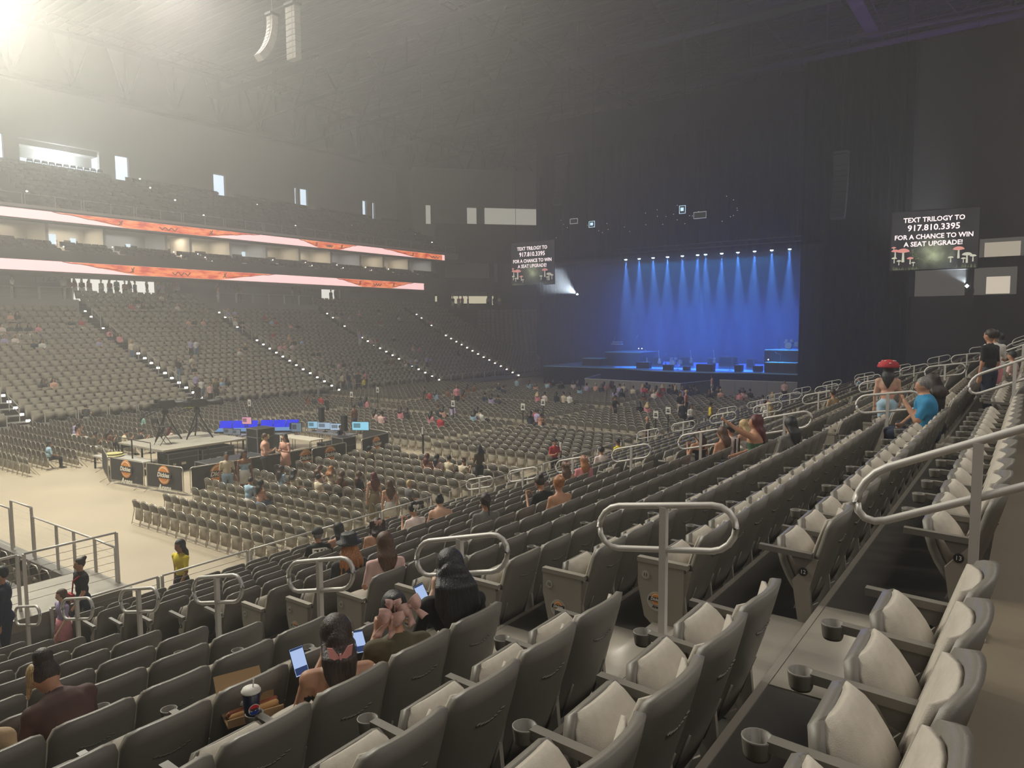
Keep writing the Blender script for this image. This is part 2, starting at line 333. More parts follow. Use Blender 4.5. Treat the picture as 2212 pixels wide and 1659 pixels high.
# upper deck
for k in range(9):
    b = MB(); b.bx(-10, 76, 62.6 + k * 1.2, 63.8 + k * 1.2 + (0 if k < 8 else 1), 14.6 + k * .55 - .4, 15.2 + k * .62)
    struct('floor', b, M['wall_dk'], f'dark stepped upper deck above the upper ribbon board, {ordn(k + 1)} step up', 'floor')
HOL = [(27.5, 34.3, 20.3, 22.9), (35.8, 37.15, 20.3, 22.85), (46.3, 47.8, 20.3, 22.75), (57.1, 57.5, 20.6, 22.85), (57.9, 59.1, 20.0, 22.85), (68.1, 68.9, 20.3, 22.75), (69.9, 70.4, 20.2, 22.7), (23, 26.3, 20.3, 23)]
wall_with_holes('wall_upper_far', -14, 74.6, 19.5, 27.7, HOL, 74, .4, M['wall'], 'tall grey wall behind the upper deck')
b = MB(); b.bx(20, 76, 76.5, 76.6, 19.5, 23.5); struct('wall_upper_lobby', b, emis('daylit_lobby_glow', (.74, .88, 1), 1.35), 'bright daylit lobby behind the upper deck openings', 'wall')  # emissive wall stands in for the light inside this lobby
lamp('POINT', 'lobby_fill', (31, 75.0, 21.6), 1500, (.8, .93, 1), shadow_soft_size=.6)  # unseen fill lamp added to brighten the bulkhead
b = MB(); b.bx(27.5, 34.3, 74.4, 76.4, 22.4, 23.0); b.bx(27.5, 34.3, 75.6, 75.7, 21.5, 22.4); struct('wall_upper_lobby_bulkhead', b, M['wall'], 'grey bulkhead inside the widest upper opening', 'wall')
# corner wall, 45 degrees
CT = Matrix.Translation((75, 67, 0)) @ Matrix.Rotation(R(-42), 4, 'Z')
wall_with_holes('wall_corner_upper', -3, 34, 10, 27.7, [(-1.2, -.5, 20.0, 22.6), (4.6, 6.0, 19.9, 22.4), (7.1, 15.0, 19.9, 22.45), (16.1, 16.6, 19.9, 22.4)], 2.0, .4, M['wall'], 'grey corner wall left of the stage with lit openings', CT)
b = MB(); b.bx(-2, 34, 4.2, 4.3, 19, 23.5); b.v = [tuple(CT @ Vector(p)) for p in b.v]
struct('wall_corner_lobby', b, emis('corner_lobby_glow', (1, .94, .78), .48), 'glowing cream lobby wall behind the corner openings', 'wall')  # wall glows by itself in place of being lit
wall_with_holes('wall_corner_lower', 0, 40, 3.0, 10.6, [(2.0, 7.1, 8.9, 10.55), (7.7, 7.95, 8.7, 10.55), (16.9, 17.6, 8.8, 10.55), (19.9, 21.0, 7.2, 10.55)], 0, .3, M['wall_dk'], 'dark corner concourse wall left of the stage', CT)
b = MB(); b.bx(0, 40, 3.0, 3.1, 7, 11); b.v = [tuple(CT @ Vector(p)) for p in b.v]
struct('wall_corner_lobby_lower', b, emis('corner_lobby_low_glow', (1, .88, .6), .8), 'warm lobby behind the corner doorways', 'wall')  # warm doorway light is put into this emissive wall
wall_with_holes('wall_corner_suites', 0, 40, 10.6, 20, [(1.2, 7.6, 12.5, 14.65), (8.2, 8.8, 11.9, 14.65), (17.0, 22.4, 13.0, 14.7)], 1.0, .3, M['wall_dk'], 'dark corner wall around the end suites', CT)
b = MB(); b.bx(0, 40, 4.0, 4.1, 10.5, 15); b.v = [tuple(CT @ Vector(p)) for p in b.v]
struct('wall_corner_suites_back', b, emis('corner_suites_glow', (1, .93, .8), .42), 'glowing cream back wall of the corner suites', 'wall')  # suite lighting painted as emission on the back wall
# roof, black drapes
b = MB(); b.bx(-25, 110, -30, 90, 33.5, 34); struct('ceiling', b, M['roof'], 'dark corrugated roof deck high over the arena', 'ceiling')
for k in range(46):
    pass
b = MB(); b.bx(74.5, 74.8, 12, 52, 0, 32)
def drape(name, p0, p1, z0, z1, label, n=60, amp=.12):
    b = MB(); p0 = Vector((*p0, 0)); p1 = Vector((*p1, 0)); d = p1 - p0; nrm = Vector((-d.y, d.x, 0)).normalized()
    def fn(a, c):
        q = p0 + d * a + nrm * amp * math.sin(a * n * 2.1); return (q.x, q.y, z0 + (z1 - z0) * c)
    b.shell(fn, n, 1, nrm * .05); t = struct(name, b, M['black'], label, 'curtain'); t['kind'] = 'thing'; return t
drape('stage_curtain', (60, 15.2), (60.0, 7.6), 0, 26, 'tall black drape right of the stage', 40)
drape('stage_curtain', (74, 44), (66.5, 44.3), 0, 22, 'black drape at the left wing of the stage', 30)
drape('stage_curtain', (74.3, 50), (74.3, 12), 0, 30, 'wide black drape behind the stage', 30, .03)
drape('stage_curtain', (66.5, 43.9), (66.5, 13.8), 12.3, 24, 'black border drape above the stage opening', 90)
# near corner block right of stage
b = MB(); b.bx(60.4, 60.8, -6, 7.6, 4, 7.8, 0); b.bx(60.4, 60.8, -6, 7.6, 9.7, 10.4, 0); b.bx(60.4, 60.8, 5.0, 7.6, 10.4, 13.3, 0); b.bx(60.4, 60.8, -6, 7.6, 11.7, 26, 0); b.bx(60.4, 60.8, 3.6, 4.1, 7.8, 9.7, 0)
b.bx(60.4, 60.8, -1.5, 1.1, 7.8, 9.7, 0)
struct('wall_corner_right', b, M['wall_dk'], 'dark wall with lit openings beyond the right end of the near stand', 'wall')
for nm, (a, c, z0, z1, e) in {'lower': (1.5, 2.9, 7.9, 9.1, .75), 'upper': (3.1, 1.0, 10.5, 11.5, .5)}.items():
    b = MB(); b.bx(61.5, 61.6, a, c, z0, z1); tag(link('lit_room_panel', b.mesh('lit_room_panel', emis('lit_room_panel', (1, .86, .66), e))), f'bright {nm} room seen through the opening under the right screen', 'room')  # flat glowing panels stand in for lit rooms
b = MB(); b.bx(63.5, 63.6, -6, 7.6, 7.0, 14); struct('wall_corner_right_lobby', b, emis('right_lobby_glow', (1, .9, .78), .10), 'lit lobby behind the right corner openings', 'wall')  # faint emission on the wall replaces lighting in this lobby
# haze
def volbox(name, lo, hi, dens, col, aniso=0.3):
    b = MB(); b.bx(lo[0], hi[0], lo[1], hi[1], lo[2], hi[2]); m_ = bpy.data.materials.new(name); m_.use_nodes = True; nt = m_.node_tree; nt.nodes.clear()
    o_ = nt.nodes.new('ShaderNodeOutputMaterial'); s_ = nt.nodes.new('ShaderNodeVolumeScatter'); s_.inputs['Color'].default_value = (*col, 1); s_.inputs['Density'].default_value = dens; s_.inputs['Anisotropy'].default_value = aniso
    nt.links.new(s_.outputs[0], o_.inputs['Volume']); me = b.mesh(name, m_); return tag(link(name, me), 'thin haze hanging in the arena air' if name == 'haze' else 'thicker stage fog around the blue beams', 'haze', None, 'stuff')
volbox('haze', (-20, -4.4, -.1), (100, 80, 33.4), .0062, (1, .98, .95), .6)
volbox('stage_haze', (58, 13.4, 0.05), (73.9, 43.8, 12.0), .036, (1, 1, 1), .1)
# ================================================ arena seats (local: x along row, y toward the floor, z up)
W = .505
def seat_protos():
    P = {}
    b = MB()      # back shell
    def back(a, c):   # a across, c height
        x = (a - .5) * (W - .015); z = .20 + .655 * c
        t = abs(a - .5) * 2
        y = -.085 - .205 * c - .012 * math.sin(math.pi * c) + .05 * t ** 3
        if c > .86: x *= 1 - .10 * ((c - .86) / .14) ** 2
        if c > .93: z -= .03 * t ** 6
        return (x, y, z)
    b.shell(back, 8, 7, (0, -.042, 0.004))
    # moulded crease and lower ribs on the rear face
    for k in range(8):
        a0 = .3 + k * .05; a1 = a0 + .05; c0 = .71 - .035 * math.sin((k) / 8 * math.pi); c1 = .71 - .035 * math.sin((k + 1) / 8 * math.pi)
        p = Vector(back(a0, c0)) + Vector((0, -.044, 0)); q = Vector(back(a1, c1)) + Vector((0, -.044, 0))
        b.box((p + q) / 2 + Vector((0, .002, 0)), ((q - p).length + .004, .006, .005))
    for s in (-1, 1):
        p = Vector(back(.5 + s * .36, .02)) + Vector((0, -.045, 0)); q = Vector(back(.5 + s * .36, .34)) + Vector((0, -.045, 0)); b.tube([p, q], .007, 4)
    P['back_shell'] = (b, 'shell', True)
    b = MB()
    def pad(a, c):
        x = (a - .5) * (W - .075); z = .36 + .455 * c; t = abs(a - .5) * 2
        cc = (z - .20) / .655; y = -.085 - .205 * cc + .018 + .028 * (1 - t ** 4) * (1 - abs(2 * c - 1) ** 4) + .05 * t ** 3
        if c > .85: x *= 1 - .12 * ((c - .85) / .15) ** 2
        return (x, y, z)
    b.shell(pad, 6, 6, (0, -.02, 0)); P['back_pad'] = (b, 'cush', True)
    def seat_mb(down):
        s = MB(); q = MB(); D = .42 if down else .40
        ang = R(6) if down else R(66)
        piv = Vector((0, -.10, .40 if down else .29)); dy = Vector((0, math.cos(ang), math.sin(ang))); dn = Vector((0, -math.sin(ang), math.cos(ang)))
        def pan(a, c):
            x = (a - .5) * (W - .06); w2 = abs(a - .5) * 2
            if c > .66: x *= 1 - .26 * ((c - .66) / .34) ** 2.2
            return piv + dy * (D * c) + dn * (-.045 - .025 * math.sin(math.pi * c)) + Vector((x, 0, 0))
        s.shell(pan, 4, 5, dn * .05)
        def cu_(a, c):
            x = (a - .5) * (W - .085); w2 = abs(a - .5) * 2
            if c > .62: x *= 1 - .30 * ((c - .62) / .38) ** 2.4
            h = .010 + .092 * (1 - w2 ** 3.2) ** .8 * math.sin(math.pi * min(1, c * .80 + .16)) ** .5
            return piv + dy * (.02 + (D - .02) * c) + dn * h + Vector((x, 0, 0))
        q.shell(cu_, 8, 8, dn * -.03)
        return s, q
    P['seat_pan'], P['seat_cushion'] = [(x, k, True) for x, k in zip(seat_mb(False), ('shell', 'cush'))]
    P['seat_pan_down'], P['seat_cushion_down'] = [(x, k, True) for x, k in zip(seat_mb(True), ('shell', 'cush'))]
    b = MB(); b.box((0, .02, .585), (.045, .34, .035), Matrix.Rotation(R(2), 3, 'X')); b.prism([(-.18, .56), (-.02, .565), (-.06, .50), (-.16, .46)], 'x', -.012, .012)
    P['armrest'] = (b, 'shell', False)
    b = MB(); b.lathe((0, .225, .537), [(.036, 0), (.041, .012), (.047, .06), (.048, .066), (.042, .066), (.036, .02), (.0, .018)], 16); P['cup_holder'] = (b, 'shell', True)
    b = MB(); b.prism([(-.20, .0), (-.02, .0), (-.04, .05), (-.08, .08), (-.03, .40), (-.16, .56), (-.19, .56), (-.14, .36), (-.17, .06)], 'x', -.014, .014)
    P['standard'] = (b, 'iron', False)
    b = MB(); b.box((0, .03, .59), (.055, .40, .035))                       # end panel of an aisle seat
    b.prism([(-.14, .57), (.225, .57), (.225, .40), (.17, .16), (.10, .10), (-.04, .10), (-.13, .20)], 'x', -.022, .022)
    P['end_panel'] = (b, 'iron', False)
    return P
SP = seat_protos(); SM = {k: v[0].mesh(k, M[v[1]], v[2]) for k, v in SP.items()}
SOFF = {'armrest': (-W / 2, 0, 0), 'cup_holder': (-W / 2, 0, 0), 'standard': (-W / 2, 0, 0)}
M['orange'] = mat('logo_orange', (.75, .28, .05), .5); M['ink'] = mat('logo_ink', (.02, .02, .02), .5); M['plate'] = mat('logo_plate', (.5, .48, .42), .4, .3); M['lwhite'] = mat('logo_white', (.85, .82, .75), .5)
def logo(parent, M0, s, plate, tcol, back=None):
    """round emblem: lens-shaped orange disc with a winged name bar and the word Arena below"""
    b = MB()
    if plate: b.lathe((0, -.12 * s, 0), [(.5 * s, 0), (.5 * s, .02 * s), (.46 * s, .03 * s)], 20, 0)
    zz = .03 * s if plate else 0
    b.lathe((0, 0, zz), [(.30 * s, 0), (.30 * s, .02 * s)], 20, 1)
    b.lathe((0, 0, zz + .01 * s), [(.26 * s, 0), (.26 * s, .015 * s)], 20, 3); b.lathe((0, 0, zz + .012 * s), [(.235 * s, 0), (.235 * s, .018 * s)], 20, 1)
    b.prism([(-.42 * s, -.10 * s), (.36 * s, -.10 * s), (.42 * s, .10 * s), (-.36 * s, .10 * s)], 'z', zz + .02 * s, zz + .04 * s, 2)
    o = part('emblem', b, [M['plate'], M['orange'], M['ink'], M['lwhite']], parent, label='round orange emblem'); o.matrix_local = M0
    t1 = M0 @ Matrix.Translation((0, 0, zz + .042 * s)); text('emblem_lettering', 'Dickies', .2 * s, M['lwhite'], parent, t1, .004 * s, .25, .006 * s)
    t2 = M0 @ Matrix.Translation((0, -.42 * s if not plate else -.40 * s, zz + .01 * s)); text('emblem_lettering', 'Arena', (.26 if not plate else .18) * s, tcol, parent, t2, .004 * s, .25, .006 * s)
def build_seat(u, v, z, rz, label, group, end=None, cup=True, down=False, logo_on=False, num=None, arm=True):
    t = thing('arena_seat', label, 'seat', (u, v, z), rz, group)
    nm = ['back_shell', 'back_pad', 'seat_pan' + ('_down' if down else ''), 'seat_cushion' + ('_down' if down else ''), 'standard']
    for k in nm: link(k.replace('_down', ''), SM[k], t, SOFF.get(k, (0, 0, 0)))
    if arm:
        a = link('armrest', SM['armrest'], t, SOFF['armrest'])
        if cup: link('cup_holder', SM['cup_holder'], a)
    if end:           # +1: aisle on +x side, -1: on -x side
        x = end * (W / 2 + .01)
        if logo_on:
            e = link('end_panel', SM['end_panel'], t, (x, 0, 0)); fr = frame((end * .023, .07, .30), (0, 1 * (-1 if end > 0 else 1) * -1, 0), (0, 0, 1))
            fr = frame((end * .023, .07, .31), (0, end, 0), (0, 0, 1)); logo(e, fr, .15, True, M['ink'])
            nb = MB(); nb.lathe((0, 0, 0), [(.032, 0), (.032, .006)], 14); q = part('number_badge', nb, M['plate'], e); q.matrix_local = frame((end * .022, .16, .48), (0, end, 0), (0, 0, 1))
            if num: text('number', str(num), .035, M['ink'], e, frame((end * .029, .16, .48), (0, end, 0), (0, 0, 1)), .001)
        elif end > 0 or not arm: 
            a = link('armrest', SM['armrest'], t, (x, 0, 0)); link('standard', SM['standard'], t, (x, 0, 0))
            if num:
                nb = MB(); nb.lathe((0, 0, 0), [(.028, 0), (.028, .006)], 14); q = part('number_badge', nb, M['blackp'], t); q.matrix_local = frame((x + end * .016, -.10, .47), (0, end, 0), (0, 0, 1))
                text('number', str(num), .036, M['lwhite'], t, frame((x + end * .023, -.10, .47), (0, end, 0), (0, 0, 1)), .001)
    return t
# seat positions of the near stand
NEAR = []           # (u, v, z, row, section, index from aisle, end)
for i in range(1, 16):
    v = .40 + A_ * (i - 1); z = fz(i)
    u = 4.25 - .62 - W / 2; n = 1
    while u > -6: NEAR.append((u, v, z, i, 0, n, 1 if n == 1 else None)); u -= W; n += 1
    for k in range(4):
        a = aisle_u(k, v) + .62 + W / 2; e = aisle_u(k + 1, v) - .62 - W / 2; cnt = int((e - a) / W) + 1; st = (e - a) / max(1, cnt - 1)
        for j in range(cnt): NEAR.append((a + j * st, v, z, i, k + 1, j + 1, -1 if j == 0 else (1 if j == cnt - 1 else None)))
    a = aisle_u(4, v) + .62 + W / 2
    while a < 48.5: NEAR.append((a, v, z, i, 5, 9, None)); a += W
OCC = globals().get('OCC', set())     # occupied: (row, section, index) -> seat folded down
NEAR = [s for s in NEAR if inview(s[0], s[1], s[2] + .8, 70) or inview(s[0], s[1], s[2] + .3, 40)]
NEAR.sort(key=lambda s: (s[0] ** 2 + s[1] ** 2 + (s[2] + .8 - 6) ** 2))
PROMO = NEAR[:296]; REST = NEAR[296:]
SECN = {0: 'on the camera side of the nearest aisle', 1: 'just past the nearest aisle', 2: 'past the second aisle', 3: 'past the third aisle', 4: 'past the fourth aisle', 5: 'at the far end'}
for (u, v, z, i, k, n, e) in PROMO:
    side = 'before the nearest aisle' if k == 0 else SECN[k]
    rowt = 'top row' if i == 1 else f'{ordn(i)} row down'
    dn = any(r_ == i and abs(u_ - u) < .27 for r_, u_ in OCCP)
    lab = f'grey padded seat, {rowt}, {ordn(n)} seat {side}' + (', folded down' if dn else '')
    lg = e is not None and e < 0 and 3 <= i <= 9
    build_seat(u, v, z, 0, lab, f'near stand seats, {rowt}', e, cup=not (i > 1 and n % 2 == 0), down=dn, logo_on=lg, num=(i + 8 if lg else (14 - i if e else None)), arm=not (e and e < 0))
def lod(simple):
    q = MB(); mi = {'shell': 0, 'cush': 1, 'iron': 2}
    if not simple:
        for k in ('back_shell', 'back_pad', 'seat_pan', 'seat_cushion', 'armrest', 'standard'):
            o = SOFF.get(k, (0, 0, 0)); q.join(SP[k][0], Matrix.Translation(o), mi[SP[k][1]])
    else:
        def back(a, c): return ((a - .5) * (W - .05), -.085 - .205 * c + .03 * abs(2 * a - 1) ** 2, .20 + .62 * c)
        q.shell(back, 2, 1, (0, -.05, 0), 0)
        q.shell(lambda a, c: ((a - .5) * (W - .06 - .03 * c), -.10 - .17 * c + .035, .42 + .40 * c), 2, 1, (0, -.03, 0), 3)
        q.box((0, .05, .50), (W - .075, .06, .36), Matrix.Rotation(R(-16), 3, 'X'), 3)
        q.box((-W / 2, .02, .585), (.04, .34, .035), None, 0); q.box((-W / 2, -.1, .3), (.03, .06, .58), None, 2)
    return fixproto(q)
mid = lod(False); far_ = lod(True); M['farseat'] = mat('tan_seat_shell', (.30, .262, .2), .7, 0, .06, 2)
tile(mid, [M['shell'], M['cush'], M['iron']], 'arena_seat_rows', [(s[0], s[1], s[2], 0, 1) for s in REST if s[0] ** 2 + s[1] ** 2 < 300], 'grey seats of the near stand in the middle distance', 'seats', smooth=False)
FP = []
for k in range(22):
    v = fnose(k) + .52; z = ffl(k)
    for j in range(0, 7):
        a = fau(j, k) + .6 + .31; e = (fau(j + 1, k) if j < 6 else 75) - .6 - .31
        if (j < 3 or j == 4) and k > 18: continue
        cnt = int((e - a) / .62) + 1; st = (e - a) / max(1, cnt - 1)
        for q in range(cnt):
            u = a + q * st
            if inview(u, v, z + .5, 20) and u < 73: FP.append((u, v, z, math.pi, 1.12))
# corner block of the far stand
for k in range(20):
    for q in range(26 - k // 3):
        c = CT @ Vector((3 + q * .62 + k * .15, -16.5 + k * .83, 0)) 
        if c.y < 46.5 or c.x < 73.2: continue
        FP.append((c.x, c.y, ffl(min(k, 21)), math.pi - R(42), 1.12))
tile(far_, [M['shell'], M['cush'], M['iron'], M['farseat']], 'arena_seat_rows', [(s[0], s[1], s[2], 0, 1) for s in REST if s[0] ** 2 + s[1] ** 2 >= 300] + FP, 'grey seats filling the far stand and the distant end of the near stand', 'seats')
# ================================================ near-stand rails: aisle hoops and front rail
def hoop(u, v, ztop, zbase, L, H, slope, label, grp, tilt=0):
    t = thing('aisle_handrail', label, 'handrail', (u, v, zbase), 0, grp)
    b = MB(); r = .15; pts = []
    def P(a, c): return (0, a, ztop - zbase - a * slope + c)
    for (cx, cy, a0) in ((L - r, -r, 90), (L - r, -H + r, 0), (-L + r, -H + r, -90), (-L + r, -r, -180)):
        for k in range(5):
            an = R(a0 - k * 22.5); pts.append(P(cx + r * math.cos(an), cy + r * math.sin(an)))
    b.tube(pts, .021, 6, closed=True); part('loop_rail', b, M['steel'], t, True)
    q = MB(); q.box((0, 0, (ztop - zbase) / 2 - .01), (.045, .045, ztop - zbase)); q.box((0, 0, .006), (.14, .14, .012)); part('post', q, M['steel'], t)
HG = 'loop handrails in the aisles of the near stand'
for k in range(5):
    for j in range(8):
        v = .2 if j == 0 else 1.88 + 1.72 * (j - 1); u = aisle_u(k, v)
        zt = 5.40 if j == 0 else 4.83 - .508 * (j - 1); zb = 4.40 if j == 0 else fz(2 * j)
        if not inview(u, v, zt, 30): continue
        ak = ['nearest', 'second', 'third', 'fourth', 'fifth'][k] + ' aisle'
        hoop(u, v, zt, zb, .47 if j else .55, .29, (.15 if j == 1 else .25) if j else .44, f'silver loop handrail in the {ak}, ' + ('topmost one' if j == 0 else f'{ordn(j + 1)} from the top'), HG)
# front rail with cables
def rail_run(name, label, pts, h, cables=5, mat_=None, posts=None, cat='railing', r=.022, parent=None):
    """pts: base polyline (x,y,z); posts at each vertex"""
    mat_ = mat_ or M['steel']
    t = thing(name, label, cat, pts[0]) if parent is None else parent
    o = Vector(pts[0]) if parent is None else Vector((0, 0, 0)); top = MB(); top.tube([Vector(p) - o + Vector((0, 0, h)) for p in pts], r, 6); part('top_rail', top, mat_, t, True)
    for p in pts:
        b = MB(); q = Vector(p) - o; b.box(q + Vector((0, 0, h / 2)), (.045, .045, h)); part('post', b, mat_, t)
    if cables:
        b = MB()
        for c in range(1, cables + 1):
            z = h * c / (cables + 1)
            for a, d in zip(pts[:-1], pts[1:]): b.tube([Vector(a) - o + Vector((0, 0, z)), Vector(d) - o + Vector((0, 0, z))], .005, 3)
        q = part('cable', b, mat_, t); q['kind'] = 'stuff'
    return t
V0 = 13.16; n = 0
edges = [(4.9, aisle_u(1, V0) - .6), (aisle_u(1, V0) + .6, aisle_u(2, V0) - .6), (aisle_u(2, V0) + .6, aisle_u(3, V0) - .6), (aisle_u(3, V0) + .6, 48)]
for e, (a, c) in enumerate(edges):
    u = a; seg = 0
    while u < c - .5:
        w_ = min(1.9, c - u); seg += 1
        nm = ['before the second aisle', 'after the second aisle', 'after the third aisle', 'after the fourth aisle'][e]
        rail_run('front_railing', f'silver cable railing along the front row, {ordn(seg)} length {nm}', [(u + .04, V0, fz(15)), (u + w_ - .04, V0, fz(15))], .71, 4)
        u += w_
# gates / small hoops at the bottom of aisles 2 and 3 leading to the floor
for e, (uu, vv) in enumerate(((aisle_u(1, 12.6) - .9, 13.4), (aisle_u(2, 12.6) - .9, 13.4), (aisle_u(3, 12.6) - .9, 13.4))):
    t = thing('floor_stair', f'short steel stair from the {ORD[e + 2]} aisle down to the floor', 'stair', (uu, vv, 0))
    for s in range(3):
        b = MB(); b.bx(0, 1.8, s * -.0 + .26 * (2 - s), .26 * (3 - s), 0, .17 * (s + 1)); part('step', b, M['aisle'], t)
    for x in (0, 1.8):
        b = MB(); b.tube([(x, .0, 0.0), (x, .0, 1.3), (x, .75, .95), (x, .75, 0)], .02, 6); part('stair_rail', b, M['steel'], t, True)
# ================================================ railed deck and folded seating at the left edge
b = MB(); b.bx(-4, 6.3, 13.2, 14.9, 1.05, 1.25, 0); b.bx(-4, 6.32, 13.2, 13.24, 0, 1.05, 1); b.bx(6.28, 6.32, 13.2, 14.9, 0, 1.05, 1)
t = thing('railed_deck', 'grey walkway deck with railings at the left edge beside the floor', 'platform', (0, 0, 0)); part('deck', b, [M['aisle'], M['wall']], t)
rail_run('deck_railing', 'silver railing on the deck side toward the stand, right length', [(4.75, 13.62, 1.25), (6.26, 13.62, 1.25)], .95, 6)
rail_run('deck_railing', 'silver railing on the deck side toward the stand, middle length', [(3.9, 13.62, 1.25), (4.65, 13.62, 1.25)], .95, 6)
rail_run('deck_railing', 'silver railing on the deck side toward the stand, left length', [(2.0, 13.62, 1.25), (3.8, 13.62, 1.25)], .95, 6)
rail_run('deck_railing', 'long silver railing across the end of the deck facing the floor', [(6.27, 13.7, .9), (6.3, 14.6, .9), (6.3, 15.5, .9), (6.3, 16.3, .9), (6.3, 17.45, .9)], 1.0, 6)
rail_run('deck_railing', 'taller silver railing at the back corner of the folded seating', [(6.3, 17.5, 1.0), (6.3, 18.6, 1.0)], 1.1, 6)
rail_run('deck_railing', 'silver railing running off the left edge of the view', [(6.3, 18.7, .85), (6.3, 20.0, .85), (6.3, 21.5, .85)], 1.05, 6)
b = MB(); b.bx(6.2, 6.45, 13.3, 22, 0, .95); part('side_panel', b, M['wall'], t)
for s in range(5):
    b = MB(); b.bx(-4 , 6.1 - .0 - s * .0, 15.0 + s * 1.0, 16.0 + s * 1.0, 0, .35 + .0 * s); 
b = MB(); b.bx(-4, 6.15, 14.9, 22, 0.2, .35); part('lower_deck', b, M['riser'], t)
RS = []
for r_ in range(4):
    b = MB(); b.bx(6.15 - .75 * r_ - .75, 6.15 - .75 * r_, 15.0, 24, .2, .55 - .12 * r_); part('tier', b, M['wall'], t)
    v = 15.3
    while v < 24: RS.append((6.0 - .75 * r_ - .1, v, .53 - .12 * r_, 0, 1)); v += .5
# ================================================ folding chairs (local: x toward the stage)
M['chairf'] = mat('folding_chair_frame', (.5, .46, .39), .35, .6); M['chairp'] = mat('folding_chair_panel', (.11, .10, .085), .6, 0, .06, 6); M['chairs'] = mat('folding_chair_seat', (.33, .29, .225), .6, 0, .06, 6)
def fc_parts():
    f = MB(); w_ = .225; pts = []
    pts.append((-.26, -w_, .02)); pts.append((-.16, -w_, .45)); pts.append((-.20, -w_, .70))
    for k in range(7):
        a = math.pi * k / 6; pts.append((-.215, -w_ * math.cos(a), .70 + .10 * math.sin(a)))
    pts += [(-.20, w_, .70), (-.16, w_, .45), (-.26, w_, .02)]; f.tube(pts, .012, 5)
    lg = MB()
    for s in (-1, 1): lg.tube([(-.12, s * .2, .44), (.22, s * .2, .01)], .011, 4)
    lg.tube([(.2, -.2, .04), (.2, .2, .04)], .009, 4); lg.tube([(-.25, -.22, .07), (-.25, .22, .07)], .009, 4)
    bp = MB()
    def fn(a, c):
        y = (a - .5) * .43; z = .54 + .155 * c + .09 * c * math.sin(math.pi * a); return (-.165 - .04 * c - .03 * math.sin(math.pi * a), y, z)
    bp.shell(fn, 4, 2, (-.012, 0, 0))
    st = MB(); st.shell(lambda a, c: (-.135 + .03 * a, (c - .5) * (.42 - .03 * abs(2 * a - 1) ** 3), .14 + .39 * a), 3, 2, (-.025, 0, 0))
    return f, lg, bp, st
FCP = fc_parts(); FCM = [FCP[0].mesh('frame', M['chairf'], True), FCP[1].mesh('leg_pair', M['chairf']), FCP[2].mesh('backrest', M['chairp'], True), FCP[3].mesh('seat', M['chairs'], True)]
FC = []   # u, v, name
def rows(u0, u1, v0, v1, nm, du=.95):
    k = 0; u = u0
    while u <= u1:
        k += 1; v = v0; j = 0
        while v <= v1: j += 1; FC.append((u, v, nm, k, j)); v += .506
        u += du
rows(10.84, 22.0, 15.19, 21.9, 'beside the near stand rail')
rows(13.8, 22.9, 22.27, 22.9, 'close to the barricades')
rows(24.1, 31.6, 14.9, 21.6, 'past the first cross aisle'); rows(24.95, 32.2, 22.9, 35.5, 'behind the mixing position'); rows(24.0, 36, 37.2, 45.4, 'by the far wall')
rows(33.3, 41.2, 14.9, 21.6, 'in the third floor block'); rows(33.9, 41.4, 22.9, 35.5, 'in the middle third floor block'); rows(38.2, 51, 37.2, 45.4, 'by the far wall near the stage')
rows(42.8, 52.3, 15.5, 21.6, 'near the stage'); rows(42.9, 52.3, 22.9, 35.5, 'near the stage')
for k, u in enumerate([11.84, 12.85, 13.8, 14.78, 15.75, 16.7, 17.7, 18.7, 19.7, 20.7, 21.7, 22.7]):
    v0 = [32.6, 33.4, 32.9, 33.3, 33.9, 33.9, 33.9, 34, 34, 34, 34, 34][k]; v = v0; j = 0
    while v < 45.2: j += 1; FC.append((u, v, 'in the far left floor block', k + 1, j)); v += .506
FC = [c for c in FC if inview(c[0], c[1], .6, 15)]
FC.sort(key=lambda c: c[0] ** 2 + c[1] ** 2 )
for (u, v, nm, k, j) in FC[:297]:
    t = thing('folding_chair', f'grey folding chair {nm}, {ordn(k)} row, {ordn(j)} seat', 'chair', (u, v, 0), 0, f'folding chairs {nm}')
    for nme, me in zip(('frame', 'legs', 'backrest', 'seat'), FCM): link(nme, me, t)
fcl = MB()
fcl.add([(-.21, -.225, .53), (-.21, .225, .53), (-.225, .225, .70), (-.225, .12, .785), (-.225, -.12, .785), (-.225, -.225, .70)], [(0, 1, 2, 3, 4, 5)], 1)
fcl.tube([(-.2, -.225, .42), (-.23, -.225, .70), (-.23, -.12, .79), (-.23, .12, .79), (-.23, .225, .70), (-.2, .225, .42)], .016, 3, mi=0)
fcl.bx(-.17, -.14, -.21, .21, .14, .52, 2)
for s in (-1, 1): fcl.tube([(-.15, s * .2, .44), (.2, s * .2, 0)], .012, 3, mi=0); fcl.tube([(-.17, s * .21, .44), (-.26, s * .21, 0)], .012, 3, mi=0)
tile(fcl, [M['chairf'], M['chairp'], M['chairs']], 'folding_chair_rows', [(c[0], c[1], 0, 0, 1) for c in FC[297:]], 'dense rows of grey folding chairs across the floor toward the stage', 'chairs')
tile(fcl, [M['chairf'], M['chairp'], M['chairs']], 'retractable_seat_rows', RS, 'folded silver and grey retractable seats behind the railings at the left edge', 'seats')
